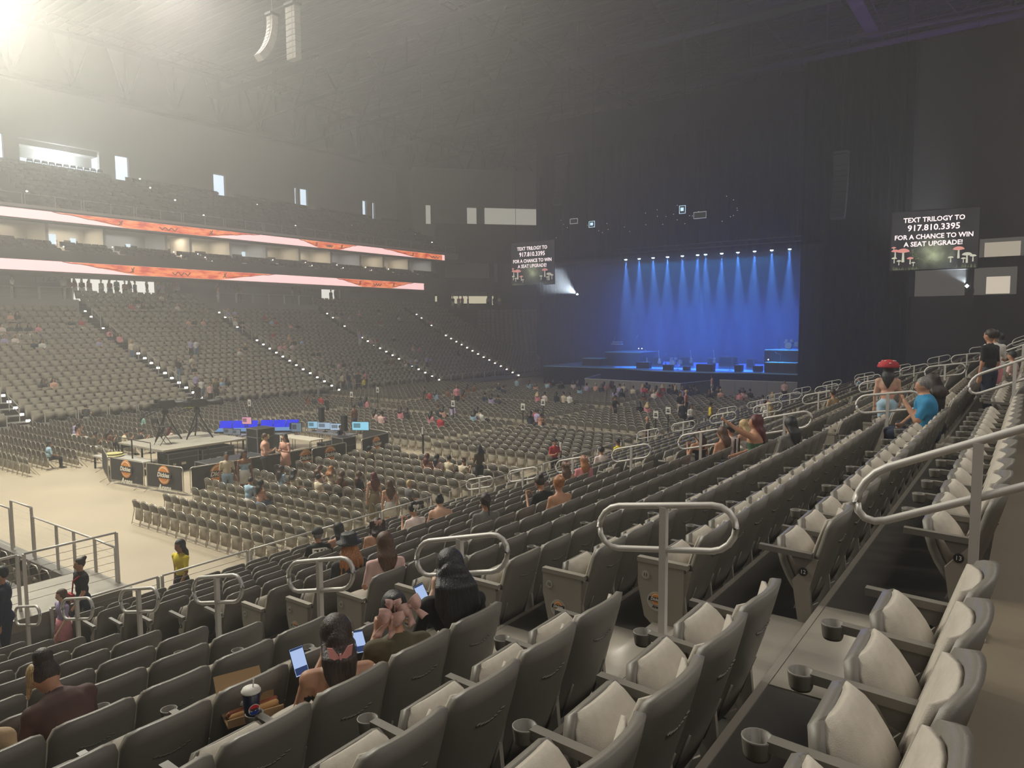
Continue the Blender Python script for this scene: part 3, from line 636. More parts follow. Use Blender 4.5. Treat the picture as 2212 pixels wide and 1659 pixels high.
# ================================================ far rails
b = MB(); n = 0
u = 5.0
while u < 72:
    n += 1
    if not any(abs(u + .9 - fau(j, 0)) < 1.2 for j in range(1, 7)):
        rail_run('far_front_railing', f'thin grey railing panel on the far wall, {ordn(n)} from the left', [(u + .06, 46.28, .45), (u + 1.74, 46.28, .45)], .62, 0, M['steelp'], r=.018)
    u += 1.8
for nm, a, c in (('left', 15, 26.6), ('middle', 39.6, 51)):
    k = 0; u = a
    while u < c - .3:
        k += 1; rail_run('platform_railing', f'grey railing on the {nm} viewing platform of the far stand, {ordn(k)} panel', [(u, 63.1, 8.2), (min(c, u + 1.75), 63.1, 8.2)], .95, 2, M['steelp']); u += 1.85
# far aisle handrails and step lights
for j in range(1, 7):
    k = 0
    ks = (1, 4, 7, 10, 13, 16) if j != 1 else (1, 3, 6)
    for q, k in enumerate(ks):
        u0 = fau(j, k) + .1
        t = thing('far_aisle_handrail', f'small silver handrail in the {ordn(j)} aisle of the far stand, {ordn(q + 1)} up', 'handrail', (u0, fnose(k), ffl(k)), 0, 'handrails in the far stand aisles')
        dz = ffl(min(21, k + 2)) - ffl(k); b = MB(); b.tube([(0, 0, 0), (0, 0, .95), (0, 1.4, .95 + dz * .8), (0, 1.4, dz * .9)], .03, 5); b.tube([(0, 0, .55), (0, 1.4, .55 + dz * .8)], .02, 4); part('loop_rail', b, M['steelp'], t)
b = MB(); nl = 0
def steplight(u, v, z, s=.07): b.box((u, v, z), (s * 1.7, s * .8, s))
for j in range(1, 7):
    for k in range(0, 14 if j > 1 else 8):
        if j in (2, 3) and k > 12: continue
        steplight(fau(j, k) + .42, fnose(k) - .30, ffl(k) + .10, .12 if j < 4 else .10)
    for k in (15, 17, 18): steplight(fau(j, k) - .3, fnose(k) - .3, ffl(k) + .5, .09)
o = link('step_light_strip', b.mesh('step_lights', M['dot'])); tag(o, 'tiny white step lights climbing the aisles of the far stand', 'step lights', None, 'stuff')
# ================================================ suites
EM = {'pink': emis('ribbon_pink', (1, .60, .58), 1.5), 'dark': emis('ribbon_dark', (.35, .06, .03), .5)}
def orange_mat():
    m_ = bpy.data.materials.new('ribbon_orange'); m_.use_nodes = True; nt = m_.node_tree; nt.nodes.clear()
    o_ = nt.nodes.new('ShaderNodeOutputMaterial'); e = nt.nodes.new('ShaderNodeEmission'); n_ = nt.nodes.new('ShaderNodeTexNoise'); r = nt.nodes.new('ShaderNodeValToRGB'); tc = nt.nodes.new('ShaderNodeTexCoord'); mp = nt.nodes.new('ShaderNodeMapping')
    mp.inputs['Scale'].default_value = (.6, 1, 2.4); n_.inputs['Scale'].default_value = 1.6; n_.inputs['Detail'].default_value = 6
    nt.links.new(tc.outputs['Object'], mp.inputs[0]); nt.links.new(mp.outputs[0], n_.inputs['Vector']); nt.links.new(n_.outputs['Fac'], r.inputs[0]); nt.links.new(r.outputs[0], e.inputs[0]); nt.links.new(e.outputs[0], o_.inputs[0])
    E_ = r.color_ramp.elements; E_[0].position = .38; E_[0].color = (.55, .035, .015, 1); E_[1].position = .62; E_[1].color = (1, .3, .1, 1); e.inputs[1].default_value = 1.35; return m_
EM['orange'] = orange_mat()
def ribbon(label, x0, x1, y, z0, z1, swags, cuts):
    t = thing('ribbon_board', label, 'led display', (x0, y, z0)); L = x1 - x0; H = z1 - z0
    b = MB(); b.bx(0, L, 0, .15, 0, H); part('screen', b, EM['pink'], t)
    fr = MB(); fr.bx(0, L, -.03, .16, -.10, 0); fr.bx(0, L, -.03, .16, H, H + .12); part('housing', fr, M['blackp'], t)
    for (a, c) in swags:     # orange cloth swag: full height in the middle, thinning to the top at both ends
        w_ = c - a; b = MB(); N = 26; up_ = []; lo = []
        for k in range(N + 1):
            f = k / N; x = a - x0 + w_ * f; d = min(1, (min(f, 1 - f) / .30)) ** 1.1
            up_.append((x, H - .01)); lo.append((x, H * (1 - d) + .01))
        for k in range(N):
            if lo[k][0] < 0 or lo[k + 1][0] > L: continue
            b.add([(lo[k][0], -.012, lo[k][1]), (lo[k + 1][0], -.012, lo[k + 1][1]), (up_[k + 1][0], -.012, up_[k + 1][1]), (up_[k][0], -.012, up_[k][1])], [(0, 1, 2, 3)])
        part('screen_picture', b, EM['orange'], t, label='orange cloth swag on the display')
        b = MB()
        for fx, s in ((.28, .22), (.72, .22)):
            x = a - x0 + w_ * fx; b.tube([(x - s, -.03, H * .25), (x, -.03, H * .5), (x + s * .6, -.03, H * .85)], .05, 4); b.tube([(x - s * .4, -.03, H * .75), (x + s * .3, -.03, H * .3)], .05, 4)
        for fx in (.47, .50, .53):
            x = a - x0 + w_ * fx; b.tube([(x - .25, -.03, H * .55), (x, -.03, H * .25), (x + .25, -.03, H * .6)], .06, 4)
        for s in (-1, 1):
            pts = [(a - x0 + w_ * (.5 + s * (.5 - .28 * k / 8)), -.02, H * (1 - .75 * k / 8 - .06 * math.sin(k * 2))) for k in range(9)]; b.tube(pts, .035, 4)
        b.v = [(min(max(p[0], .01), L - .01), p[1], p[2]) for p in b.v]
        part('screen_picture', b, EM['dark'], t, label='dark twigs on the display')
ribbon('lower ribbon board glowing pink and orange along the far side', -8, 66.9, 61.95, 10.32, 11.12, [(4, 16), (25.5, 45.0), (53.0, 65.0)], 0)
ribbon('upper ribbon board glowing pink and orange along the far side', -8, 70.9, 61.95, 14.22, 14.90, [(4, 16), (25.0, 43.5), (48.2, 56.0), (60.0, 78.0)], 0)
# suite partitions, tvs, pictures, windows
cuts = [-4, 2, 8, 14, 20, 26, 30.5, 36, 38.4, 42.6, 46.8, 51, 55.4, 59.8, 63.6, 68, 72.4]
for q, x in enumerate(cuts):
    b = MB(); b.bx(x - .12, x + .12, 65.6, 69.2, 12.0, 14.6); struct('wall_suite_partition', b, M['int'], f'pale partition wall between two suites, {ordn(q + 1)} from the left', 'wall')
for q, (a, c) in enumerate(zip(cuts[:-1], cuts[1:])):
    md = (a + c) / 2; w_ = c - a
    if c < 20: continue
    l = lamp('AREA', 'suite_downlight', (md, 67.2, 14.5), 55 + 30 * (q % 3), (1, .86, .66) if q % 3 else (.9, .93, 1), size=w_ * .6); l.rotation_euler = (0, 0, 0)
    t = thing('wall_television', f'dark television on the wall of the {ordn(q + 1)} suite from the left', 'television', (a + w_ * .72, 69.1, 13.2)); b = MB(); b.bx(-.55, .55, -.08, 0, -.38, .38); part('bezel', b, M['blackp'], t)
    b = MB(); b.bx(-.5, .5, -.10, -.08, -.33, .33); part('screen', b, M['tv'], t); b = MB(); b.lathe((0, -.105, 0), [(.0, 0), (.06, .005)], 8, axis=Matrix.Rotation(R(90), 3, 'X')); part('screen_logo', b, emis('tvlogo', (.8, .85, 1), .6), t)
    if q % 2: 
        for k2 in range(3):
            b = MB(); b.bx(a + w_ * .15 + k2 * .55, a + w_ * .15 + k2 * .55 + .38, 69.08, 69.16, 12.9, 13.55); tag(link('framed_picture', b.mesh('p', M['wood'])), f'brown framed picture in the {ordn(q + 1)} suite, {["left", "middle", "right"][k2]} one', 'picture')
    else:
        b = MB(); b.bx(a + w_ * .12, a + w_ * .30, 69.1, 69.18, 11.2, 13.6); tag(link('suite_door', b.mesh('p', M['wood'])), f'brown door in the {ordn(q + 1)} suite from the left', 'door')
for q, (x0_, x1_, z0_, z1_) in enumerate([(26.6, 28.0, 12.9, 14.0), (34.0, 34.35, 12.4, 13.7), (29.2, 29.6, 12.5, 13.8), (40.0, 40.25, 12.9, 13.9), (46.2, 46.5, 12.3, 13.9)]):
    b = MB(); b.bx(x0_, x1_, 68.9, 69.1, z0_, z1_); tag(link('backlit_panel', b.mesh('p', M['glowcool'])), f'bright bluish lit panel in the suites, {ordn(q + 1)} from the left', 'light panel')
# suite seat rows (dark), upper deck seat rows
sd = MB(); sd.bx(-.27, .27, -.05, .05, 0, .42, 0); sd.bx(-.25, .25, .1, .28, .1, .3, 0)
pl = []; 
for rowk, (yy, zz) in enumerate(((63.0, 12.0), (63.9, 12.35), (64.8, 12.7))):
    u = -6
    while u < 72:
        if min(abs(u - c) for c in cuts) > .35 + rowk * .0: pl.append((u, yy, zz - .15, math.pi, 1.0))
        u += .62
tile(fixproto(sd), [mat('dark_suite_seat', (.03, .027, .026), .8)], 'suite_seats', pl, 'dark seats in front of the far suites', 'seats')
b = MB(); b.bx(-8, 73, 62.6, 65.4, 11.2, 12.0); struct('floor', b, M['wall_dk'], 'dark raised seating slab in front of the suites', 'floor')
pl = []
for k in range(9):
    u = -2 + .1 * k
    while u < 74:
        if min(abs(u - c) for c in (12, 23.5, 35.5, 47, 58.5, 69.5)) > .8: pl.append((u, 63.2 + k * 1.2, 15.2 + k * .62, math.pi, 1.1))
        u += .66
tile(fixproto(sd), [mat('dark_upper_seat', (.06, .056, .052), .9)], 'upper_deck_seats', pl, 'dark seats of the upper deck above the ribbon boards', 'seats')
q_ = 0; u = -6.0
while u < 72:
    q_ += 1; rail_run('upper_deck_railing', f'thin glass-free railing above the upper ribbon board, {ordn(q_)} length', [(u, 62.5, 15.2), (u + 2.1, 62.5, 15.2), (u + 4.0, 62.5, 15.2)], .95, 0, M['wall'], r=.02); u += 4.2
t = thing('row_of_high_chairs', 'row of dark high chairs silhouetted in the widest upper opening', 'chairs', (27.9, 73.6, 20.2)); t['group'] = 'upper opening chairs'
for k in range(11):
    b = MB(); x = k * .6; b.tube([(x, 0, .45), (x, 0, .78), (x + .12, 0, .9), (x + .34, 0, .9), (x + .46, 0, .78), (x + .46, 0, .45)], .035, 4); b.bx(x + .02, x + .44, -.05, .05, .66, .84); b.bx(x, x + .46, -.2, .2, .38, .48); b.tube([(x + .23, 0, 0), (x + .23, 0, .4)], .03, 4); part('chair', b, M['blackp'], t)
b = MB()
for (u, v, z) in [(23.0, 66, 18.5), (24.2, 64.2, 16.6), (37.4, 72.5, 20.6), (37.6, 71, 19.6), (38.4, 68, 18.2), (39.5, 65, 16.6), (49.3, 70.5, 19.4), (49.8, 68, 18), (50.5, 65.5, 16.8), (60.6, 71, 19.4), (61.2, 68.5, 18.2), (61.8, 66, 16.8), (72.0, 71, 19.4), (72.4, 68.5, 18.2), (73, 66, 17)]: b.lathe((u, v, z), [(0, -.07), (.09, 0), (0, .07)], 8)
for k in range(4):
    for cc in cuts[4:15]: b.lathe((cc + .45 + .25 * k, 65.2 - .8 * k, 12.9 - .36 * k), [(0, -.05), (.06, 0), (0, .05)], 6)
tag(link('upper_step_lights', b.mesh('sl', M['dot'])), 'scattered white step lights on the upper deck and suites', 'step lights', None, 'stuff')
# section numbers on the wall
M['dimtext'] = mat('dim_sign_lettering', (.12, .11, .10), .8)
for q, (s, u) in enumerate((('123', 26.3), ('123', 36.6), ('124', 43.4), ('125', 53.2), ('125', 60))):
    t = thing('section_number', f'dim section number {s} on the far wall, ' + ['left of the wide doorway', 'right of the wide doorway', 'above the middle platform', 'left of the small doorway', 'right of the small doorway'][q], 'sign', (u, 66.45, 10.1)); b = MB(); b.bx(-1.0, 1.0, -.02, .05, -.45, .45); part('backplate', b, M['wall'], t); text('number', s, .85, M['dimtext'], t, frame((0, -.04, 0), (1, 0, 0), (0, 0, 1)), .005)
# ================================================ stage
M['stage'] = mat('stage_floor', (.28, .5, .75), .3, 0, .1, 1); M['cy'] = mat('riser_edge_tape', (.35, .75, .75), .4); M['gear'] = mat('gear_grey', (.18, .18, .2), .5); M['guitar'] = mat('guitar_finish', (.7, .75, .8), .3); M['cymb'] = mat('cymbal_metal', (.8, .78, .7), .25, .8); M['felt'] = mat('speaker_cloth', (.05, .05, .05), .9)  # blue of the stage light is put into the stage floor colour
t = thing('stage', 'wide concert stage with a blue-lit floor and black skirt', 'stage', (0, 0, 0))
poly = [(73.9, 14.5), (60.5, 14.5), (60.5, 19), (59.4, 21.5), (58.8, 24), (58.9, 27), (59.6, 29), (60.6, 31), (60.6, 40), (73.9, 40)]
b = MB(); b.prism(poly, 'z', 1.72, 1.8); part('stage_floor', b, M['stage'], t)
b = MB(); b.prism([(x + .05, y) for x, y in poly], 'z', 0, 1.719); part('skirt', b, M['black'], t)
lamp_pos = [31.54, 30.15, 28.75, 27.33, 25.91, 24.48, 23.76, 22.3, 20.88, 19.46, 18.04, 16.59]
tr = thing('lighting_truss', 'black lighting truss carrying the blue stage beams', 'truss', (62, 24, 12.6)); b = MB()
for (dx, dz) in ((-.2, 0), (.2, 0), (-.2, .4), (.2, .4)): b.tube([(dx, -9, dz), (dx, 9, dz)], .025, 4)
for k in range(36): b.tube([(-.2 if k % 2 else .2, -9 + k * .5, 0), (.2 if k % 2 else -.2, -8.5 + k * .5, .4)], .015, 3)
for y in (-8, 0, 8): b.tube([(0, y, .4), (0, y, 20)], .02, 4)
part('truss_frame', b, M['blackp'], tr)
BL = (.08, .28, 1)
for k, v in enumerate(lamp_pos):
    f = thing('stage_spotlight', f'stage spotlight throwing a blue beam down, {ordn(k + 1)} from the left', 'spotlight', (62, v, 12.35), 0, 'blue beam spotlights in a row over the stage')
    b = MB(); b.lathe((0, 0, -.34), [(.13, 0), (.14, .05), (.14, .3), (.08, .4)], 10); part('housing', b, M['blackp'], f); b = MB(); b.lathe((0, 0, -.37), [(.0, -.06), (.10, -.03), (.13, .0), (.13, .02)], 10); part('lens', b, emis('lens', (.5, .78, 1), 30), f)
    lamp('SPOT', 'blue_beam', (62.0, v, 11.9), 16000, BL, (62.6, v + (.25 if k % 2 else -.2), 0), spot_size=R(18), spot_blend=.35, shadow_soft_size=.06)
lamp('AREA', 'blue_haze_fill', (73.6, 26, 5.0), 1900, (.05, .14, 1), (60, 26, 5.5), shape='RECTANGLE', size=19, size_y=6)  # unseen area lamp added at the rear to light the haze evenly
lamp('AREA', 'cyan_floor_fill', (63.5, 24.5, 11.6), 420, (.02, .36, 1), (63.5, 24.5, 0), shape='RECTANGLE', size=3, size_y=14)  # unseen area lamp added to tint the stage floor cyan
lamp('SPOT', 'fog_fill', (70, 36, 11), 2600, (.07, .2, 1), (66, 33, 5), spot_size=R(60), spot_blend=1, shadow_soft_size=2)  # unseen spot added to brighten the fog on the left
def obx(name, label, cat, c, d, m_, group=None, extra=None):
    t_ = thing(name, label, cat, c, 0, group); b = MB(); b.box((0, 0, d[2] / 2), d); part('cabinet', b, m_, t_)
    b = MB(); b.box((-d[0] / 2 - .01, 0, d[2] / 2), (.02, d[1] * .86, d[2] * .8)); part('grille', b, M['felt'], t_)
    b = MB(); b.box((0, 0, d[2] + .01), (d[0] * .9, d[1] * .96, .02)); part('top_panel', b, M['cy'] if extra else M['gear'], t_); return t_
for k, (u, v, w_, h) in enumerate([(61.6, 29.4, 1.3, .55), (60.3, 26.4, .8, .45), (60.2, 22.9, 1.5, .6), (61.4, 20.4, .6, .55), (61.8, 18.9, .7, .5), (60.9, 24.9, .5, .3)]):
    obx('monitor_wedge', f'black monitor wedge on the stage edge, {ordn(k + 1)} from the left', 'speaker', (u, v, 1.8), (.6, w_, h), M['blackp'], 'monitor wedges along the stage edge')
for k, (u, v, w_, h) in enumerate([(66.5, 30.2, .9, .8), (67.5, 27.6, 1.2, .85), (68.3, 25.4, .7, .75), (68.5, 24.0, 1.4, .9), (68.7, 23.2, .6, .9), (67.4, 21.3, .7, .8)]):
    obx('guitar_amplifier', f'guitar amplifier on the stage, {ordn(k + 1)} from the left', 'amplifier', (u, v, 1.8), (.4, w_, h), M['gear'], 'amplifiers across the stage')
def guitar(k, u, v):
    t_ = thing('guitar_on_stand', f'pale guitar standing upright on stage, {ordn(k + 1)} from the left', 'guitar', (u, v, 1.8), 0, 'guitars on stands'); b = MB(); b.lathe((0, 0, .42), [(.0, -.05), (.17, -.04), (.19, 0), (.17, .04), (0, .05)], 12, axis=Matrix.Rotation(R(90), 3, 'Y')); b.lathe((0, 0, .68), [(.0, -.05), (.13, -.04), (.14, 0), (.13, .04), (0, .05)], 12, axis=Matrix.Rotation(R(90), 3, 'Y')); part('body', b, M['guitar'], t_, True)
    b = MB(); b.box((0, .06, 1.08), (.04, .05, .7), Matrix.Rotation(R(-6), 3, 'X')); b.box((0, .10, 1.48), (.03, .09, .16)); part('neck', b, M['guitar'], t_); b = MB(); b.tube([(.2, -.2, 0), (0, 0, .35), (.2, .2, 0)], .015, 4); b.tube([(-.2, 0, 0), (0, 0, .35)], .015, 4); part('stand', b, M['blackp'], t_)
for k, (u, v) in enumerate([(65.5, 31.0), (64.6, 29.2), (67.1, 27.0), (68.0, 25.0)]): guitar(k, u, v)
def mic(k, u, v, h=1.5):
    t_ = thing('microphone_stand', f'thin microphone stand on stage, {ordn(k + 1)} from the left', 'microphone stand', (u, v, 1.8), 0, 'microphone stands'); b = MB(); b.lathe((0, 0, 0), [(.15, 0), (.15, .02), (.02, .04)], 10); b.tube([(0, 0, 0), (0, 0, h)], .015, 5); b.tube([(0, 0, h), (-.1, .4, h + .12)], .012, 5); part('stand', b, M['gear'], t_); b = MB(); b.lathe((-.1, .4, h + .1), [(0, 0), (.035, .03), (.03, .1), (0, .12)], 8); part('microphone', b, M['gear'], t_, True)
for k, (u, v) in enumerate([(62.5, 30.4), (61, 25.8), (62, 21.4), (62.3, 17.2)]): mic(k, u, v)
def drums(u, v, z, label):
    t_ = thing('drum_kit', label, 'drum kit', (u, v, z)); AX = Matrix.Rotation(R(90), 3, 'Y')
    def drum(n, c, r, h, ax=None): 
        b = MB(); b.lathe(c, [(r, 0), (r, h)], 14, axis=ax); part(n, b, M['guitar'], t_)
    drum('bass_drum', (-.5, 0, .3), .29, .4, AX); drum('tom', (-.1, .22, .62), .15, .22); drum('tom', (-.1, -.22, .62), .15, .22); drum('floor_tom', (.2, -.55, .2), .2, .4); drum('snare', (.25, .4, .5), .17, .14)
    for (x, y, h) in ((-.2, .75, 1.15), (-.2, -.75, 1.2), (.1, .95, .95), (-.35, 0.05, 1.35)):
        b = MB(); b.lathe((x, y, h), [(.0, .05), (.04, .03), (.25, 0)], 14); part('cymbal', b, M['cymb'], t_, True); b = MB(); b.tube([(x, y, 0), (x, y, h)], .014, 4); b.tube([(x - .2, y, 0), (x, y, .3), (x + .2, y, 0)], .012, 4); part('cymbal_stand', b, M['gear'], t_)
    b = MB(); b.lathe((.65, 0, 0), [(.03, 0), (.03, .45), (.17, .46), (.17, .53)], 10); part('stool', b, M['blackp'], t_)
drums(66.0, 28.3, 1.8, 'blue-lit drum kit left of the stage centre')
def riser(label, u0, u1, v0, v1, z0, z1):
    t_ = thing('riser', label, 'platform', (0, 0, 0)); b = MB(); b.bx(u0, u1, v0, v1, z0, z1); part('platform_box', b, M['blackp'], t_); b = MB(); b.bx(u0 - .03, u1, v0, v1, z1 - .0, z1 + .05); part('platform_top', b, M['cy'], t_)
riser('tall dark riser with pale edge at the stage left side', 64, 68, 31.0, 34.8, 1.8, 3.1); riser('dark riser with pale edges at the right of the stage', 62.5, 67, 15.2, 18.6, 1.8, 3.6); riser('low step riser in front of the right riser', 61.2, 62.4, 15.6, 18.2, 1.8, 2.6); riser('low desk platform at the left wing of the stage', 62.5, 64, 34.6, 36.6, 1.8, 2.5)
drums(65, 17.2, 3.66, 'dark drum kit high on the right riser'); 
t_ = thing('keyboard_rig', 'keyboard rig on the left riser', 'keyboard', (65, 34.0, 3.16)); b = MB(); b.box((0, 0, .75), (.35, 1.2, .1)); b.box((.1, 0, .95), (.3, 1.0, .08)); part('keyboard', b, M['guitar'], t_); b = MB(); b.tube([(0, -.5, 0), (0, .5, .75)], .02, 4); b.tube([(0, .5, 0), (0, -.5, .75)], .02, 4); part('stand', b, M['gear'], t_); b = MB(); b.tube([(0, .4, .8), (.1, .3, 1.5)], .02, 4); b.tube([(-.1, -2.4, 1.7), (0, -2.1, 1.3)], .025, 4); part('microphone_boom', b, M['guitar'], t_)
for k, (u, v, z) in enumerate([(65, 31.6, 3.5), (65, 31.25, 3.5), (60.9, 17.8, 2.9), (60.2, 15.0, 5.3), (60.2, 14.8, 5.3), (60.2, 15.0, 9.0)]):
    b = MB(); b.lathe((u, v, z), [(0, -.06), (.06, 0), (0, .06)], 8); tag(link('stage_lamp', b.mesh('l', emis('lampdot', (.85, .92, 1), 8))), f'tiny white lamp by the stage, {ordn(k + 1)} from the left', 'lamp')
# stage barricade (grey boards with a pale cap)
M['barr'] = mat('barricade_grey', (.30, .28, .26), .6, .2, .05, 2)
segs = [((55.0, 31.9), (54.3, 22.7), 'main'), ((54.3, 22.7), (58.6, 21.8), 'angled'), ((59.5, 21.4), (60.2, 15.0), 'right'), ((61.7, 37.6), (61.2, 34.6), 'far left'), ((55.0, 31.9), (60.5, 33.4), 'left return')]
for q, (a, c, nm) in enumerate(segs):
    a = Vector((*a, 0)); c = Vector((*c, 0)); L = (c - a).length; n = max(1, round(L / 1.2)); ang = math.atan2(c.y - a.y, c.x - a.x)
    t_ = thing('crowd_barricade', f'waist-high grey crowd barricade before the stage, {nm} run', 'barricade', a, ang)
    for k in range(n):
        x0_, x1_ = L * k / n + .01, L * (k + 1) / n - .01; b = MB(); b.bx(x0_, x1_, -.02, .02, 0, 1.14); part('panel', b, M['barr'], t_)
    b = MB(); b.bx(0, L, -.05, .05, 1.14, 1.19); part('cap_rail', b, M['steel'], t_)
# ================================================ side screens, projectors and beams
PT = emis('screen_lettering', (1, .82, .8), 1.7); CAPC = emis('screen_cap', (.85, .34, .28), 1.1); STM = emis('screen_stem', (.75, .72, .55), 1.0); GRS = emis('screen_grass', (.35, .4, .2), .45)
def screen_mat():
    m_ = bpy.data.materials.new('screen_image'); m_.use_nodes = True; nt = m_.node_tree; nt.nodes.clear(); N = nt.nodes.new; Lk = nt.links.new
    o_ = N('ShaderNodeOutputMaterial'); e = N('ShaderNodeEmission'); tc = N('ShaderNodeTexCoord'); mp = N('ShaderNodeMapping'); gr = N('ShaderNodeTexGradient'); gr.gradient_type = 'SPHERICAL'; r = N('ShaderNodeValToRGB'); n_ = N('ShaderNodeTexNoise'); mx = N('ShaderNodeMixRGB')
    mp.inputs['Location'].default_value = (0, 0, 0); mp.inputs['Scale'].default_value = (.62, .62, .62); Lk(tc.outputs['Object'], mp.inputs[0]); Lk(mp.outputs[0], gr.inputs[0]); Lk(gr.outputs['Fac'], r.inputs[0])
    E_ = r.color_ramp.elements; E_[0].position = 0; E_[0].color = (.035, .032, .033, 1); E_[1].position = 1; E_[1].color = (.55, .6, .36, 1); x = E_.new(.12); x.color = (.05, .052, .045, 1); x = E_.new(.5); x.color = (.14, .15, .10, 1)
    n_.inputs['Scale'].default_value = 1.3; n_.inputs['Detail'].default_value = 6; Lk(tc.outputs['Object'], n_.inputs['Vector']); mx.blend_type = 'MULTIPLY'; mx.inputs[0].default_value = .8; Lk(r.outputs[0], mx.inputs[1]); r2 = N('ShaderNodeValToRGB'); r2.color_ramp.elements[0].position = .35; r2.color_ramp.elements[0].color = (.45, .45, .45, 1); r2.color_ramp.elements[1].position = .65; r2.color_ramp.elements[1].color = (1.3, 1.3, 1.3, 1); Lk(n_.outputs['Fac'], r2.inputs[0]); Lk(r2.outputs[0], mx.inputs[2]); Lk(mx.outputs[0], e.inputs[0]); Lk(e.outputs[0], o_.inputs[0]); e.inputs[1].default_value = 1.0; return m_
SCM = screen_mat()
def screen(label, pL, pR, zb, zt):
    pL = Vector((*pL, 0)); pR = Vector((*pR, 0)); Wd = (pR - pL).length; Hh = zt - zb; c = (pL + pR) / 2 + Vector((0, 0, (zb + zt) / 2)); xd = (pR - pL).normalized()
    t_ = thing('projection_screen', label, 'screen', c); fr = frame((0, 0, 0), xd, (0, 0, 1))
    # image surface origin below centre so that the glow sits low
    b = MB(); b.box((0, .9, 0), (Wd, Hh, .03)); o = part('screen_surface', b, SCM, t_); o.matrix_local = fr @ Matrix.Translation((0, -.9, 0))
    b = MB()
    for (x, y, w_, h) in ((0, Hh / 2 + .04, Wd + .16, .08), (0, -Hh / 2 - .04, Wd + .16, .08), (-Wd / 2 - .04, 0, .08, Hh), (Wd / 2 + .04, 0, .08, Hh)): b.box((x, y, -.02), (w_, h, .1))
    b.tube([(-Wd * .4, Hh / 2, 0), (-Wd * .4, Hh / 2 + 16, 0)], .02, 4); b.tube([(Wd * .4, Hh / 2, 0), (Wd * .4, Hh / 2 + 16, 0)], .02, 4)
    o = part('screen_frame', b, M['blackp'], t_); o.matrix_local = fr
    k = Hh / 4.05
    for s, y, sz in (('TEXT TRILOGY TO', 1.42, .46), ('917.810.3395', .86, .58), ('FOR A CHANCE TO WIN', .24, .45), ('A SEAT UPGRADE!', -.26, .45)):
        me = text_mesh(s, sz * k, .002, 0, .010 * k); wx = max(v.co.x for v in me.vertices) - min(v.co.x for v in me.vertices); want = {'TEXT TRILOGY TO': 3.7, '917.810.3395': 3.15, 'FOR A CHANCE TO WIN': 4.72, 'A SEAT UPGRADE!': 3.55}[s] * Wd / 5.25
        text('screen_lettering', s, sz * k, PT, t_, fr @ Matrix.Translation((-.05, y * k, .03)) @ Matrix.Diagonal((want / wx, 1.0, 1, 1)), .002, 0, .010 * k)
    cb = MB(); sb = MB(); gb = MB()
    def mush(x, y, s, cap=True):
        n = 12; P = [(x + s * .5 * math.cos(math.pi * i / n), y + s * .30 * math.sin(math.pi * i / n)) for i in range(n + 1)] + [(x, y - s * .09)]
        (cb if cap else sb).prism(P, 'z', .02, .03); sb.prism([(x - s * .07, y - s * .08), (x - s * .11, y - s * .9), (x + s * .11, y - s * .9), (x + s * .07, y - s * .08)], 'z', .018, .026)
    for (x, y, s) in ((-1.85, -.75, .8), (-2.35, -.7, .5), (-1.4, -1.25, .42), (1.5, -.75, .68), (-2.45, -.45, .3)): mush(x * Wd / 5.25, y * k, s * k)
    for (x, y, s) in ((2.0, -1.15, .6), (2.35, -1.25, .4), (1.05, -1.3, .35), (1.8, -1.4, .3), (-1.2, -1.55, .25), (-2.4, -1.2, .35), (-2.1, -1.4, .3)): mush(x * Wd / 5.25, y * k, s * k, False)
    for j in range(90):
        x = random.uniform(-1, 1) ; 
        if abs(x) < .35: continue
        x *= Wd / 2 - .08; h = random.uniform(.08, .36); gb.prism([(x - .03, -Hh / 2 + .01), (x + .03, -Hh / 2 + .01), (x + random.uniform(-.05, .05), -Hh / 2 + h)], 'z', .022, .024)
    for j in range(60):   # pale vine ring around the glow
        a = math.pi * (1.12 + .76 * j / 59); rr = 1.42 + random.uniform(-.1, .12); x, y = rr * math.cos(a), -.15 + rr * math.sin(a); s = random.uniform(.03, .085); gb.prism([(x - s, y), (x, y - s * .6), (x + s, y + s * .3), (x, y + s)], 'z', .02, .024)
    for bb, mm, nm in ((cb, CAPC, 'screen_mushroom_caps'), (sb, STM, 'screen_mushroom_stems'), (gb, GRS, 'screen_foliage')):
        o = part(nm, bb, mm, t_); o.matrix_local = fr
screen('large projection screen right of the stage with pink lettering and mushrooms', (57.7, 8.48), (58.3, 3.3), 9.6, 13.62)
screen('smaller projection screen left of the stage with pink lettering and mushrooms', (66, 47.75), (66, 42.1), 10.32, 14.95)
def projector(label, p, aim, e, ang):
    t_ = thing('projector', label, 'projector', p); b = MB(); b.box((0, 0, 0), (.7, .5, .3)); part('body', b, M['blackp'], t_); b = MB(); b.tube([(0, 0, .15), (0, 0, 1.2)], .03, 4); b.box((0, 0, -.6), (.5, .4, .9)); part('mount', b, M['blackp'], t_)
    b = MB(); d = (Vector(aim) - Vector(p)).normalized(); b.lathe(tuple(d * .42), [(0, -.13), (.13, 0), (0, .13)], 10); part('lens', b, emis('proj_lens', (.85, .95, 1), 22), t_)
    lamp('SPOT', 'projector_beam', Vector(p) + d * .6, e, (.75, .88, 1), aim, spot_size=R(ang), spot_blend=.6, shadow_soft_size=.02)
projector('bright projector under the right screen', (59.3, 3.72, 8.05), (57.9, 5.6, 11.8), 9000, 75)
projector('bright projector under the left screen', (69.5, 40.9, 9.0), (66.0, 45.0, 12.4), 9000, 75)
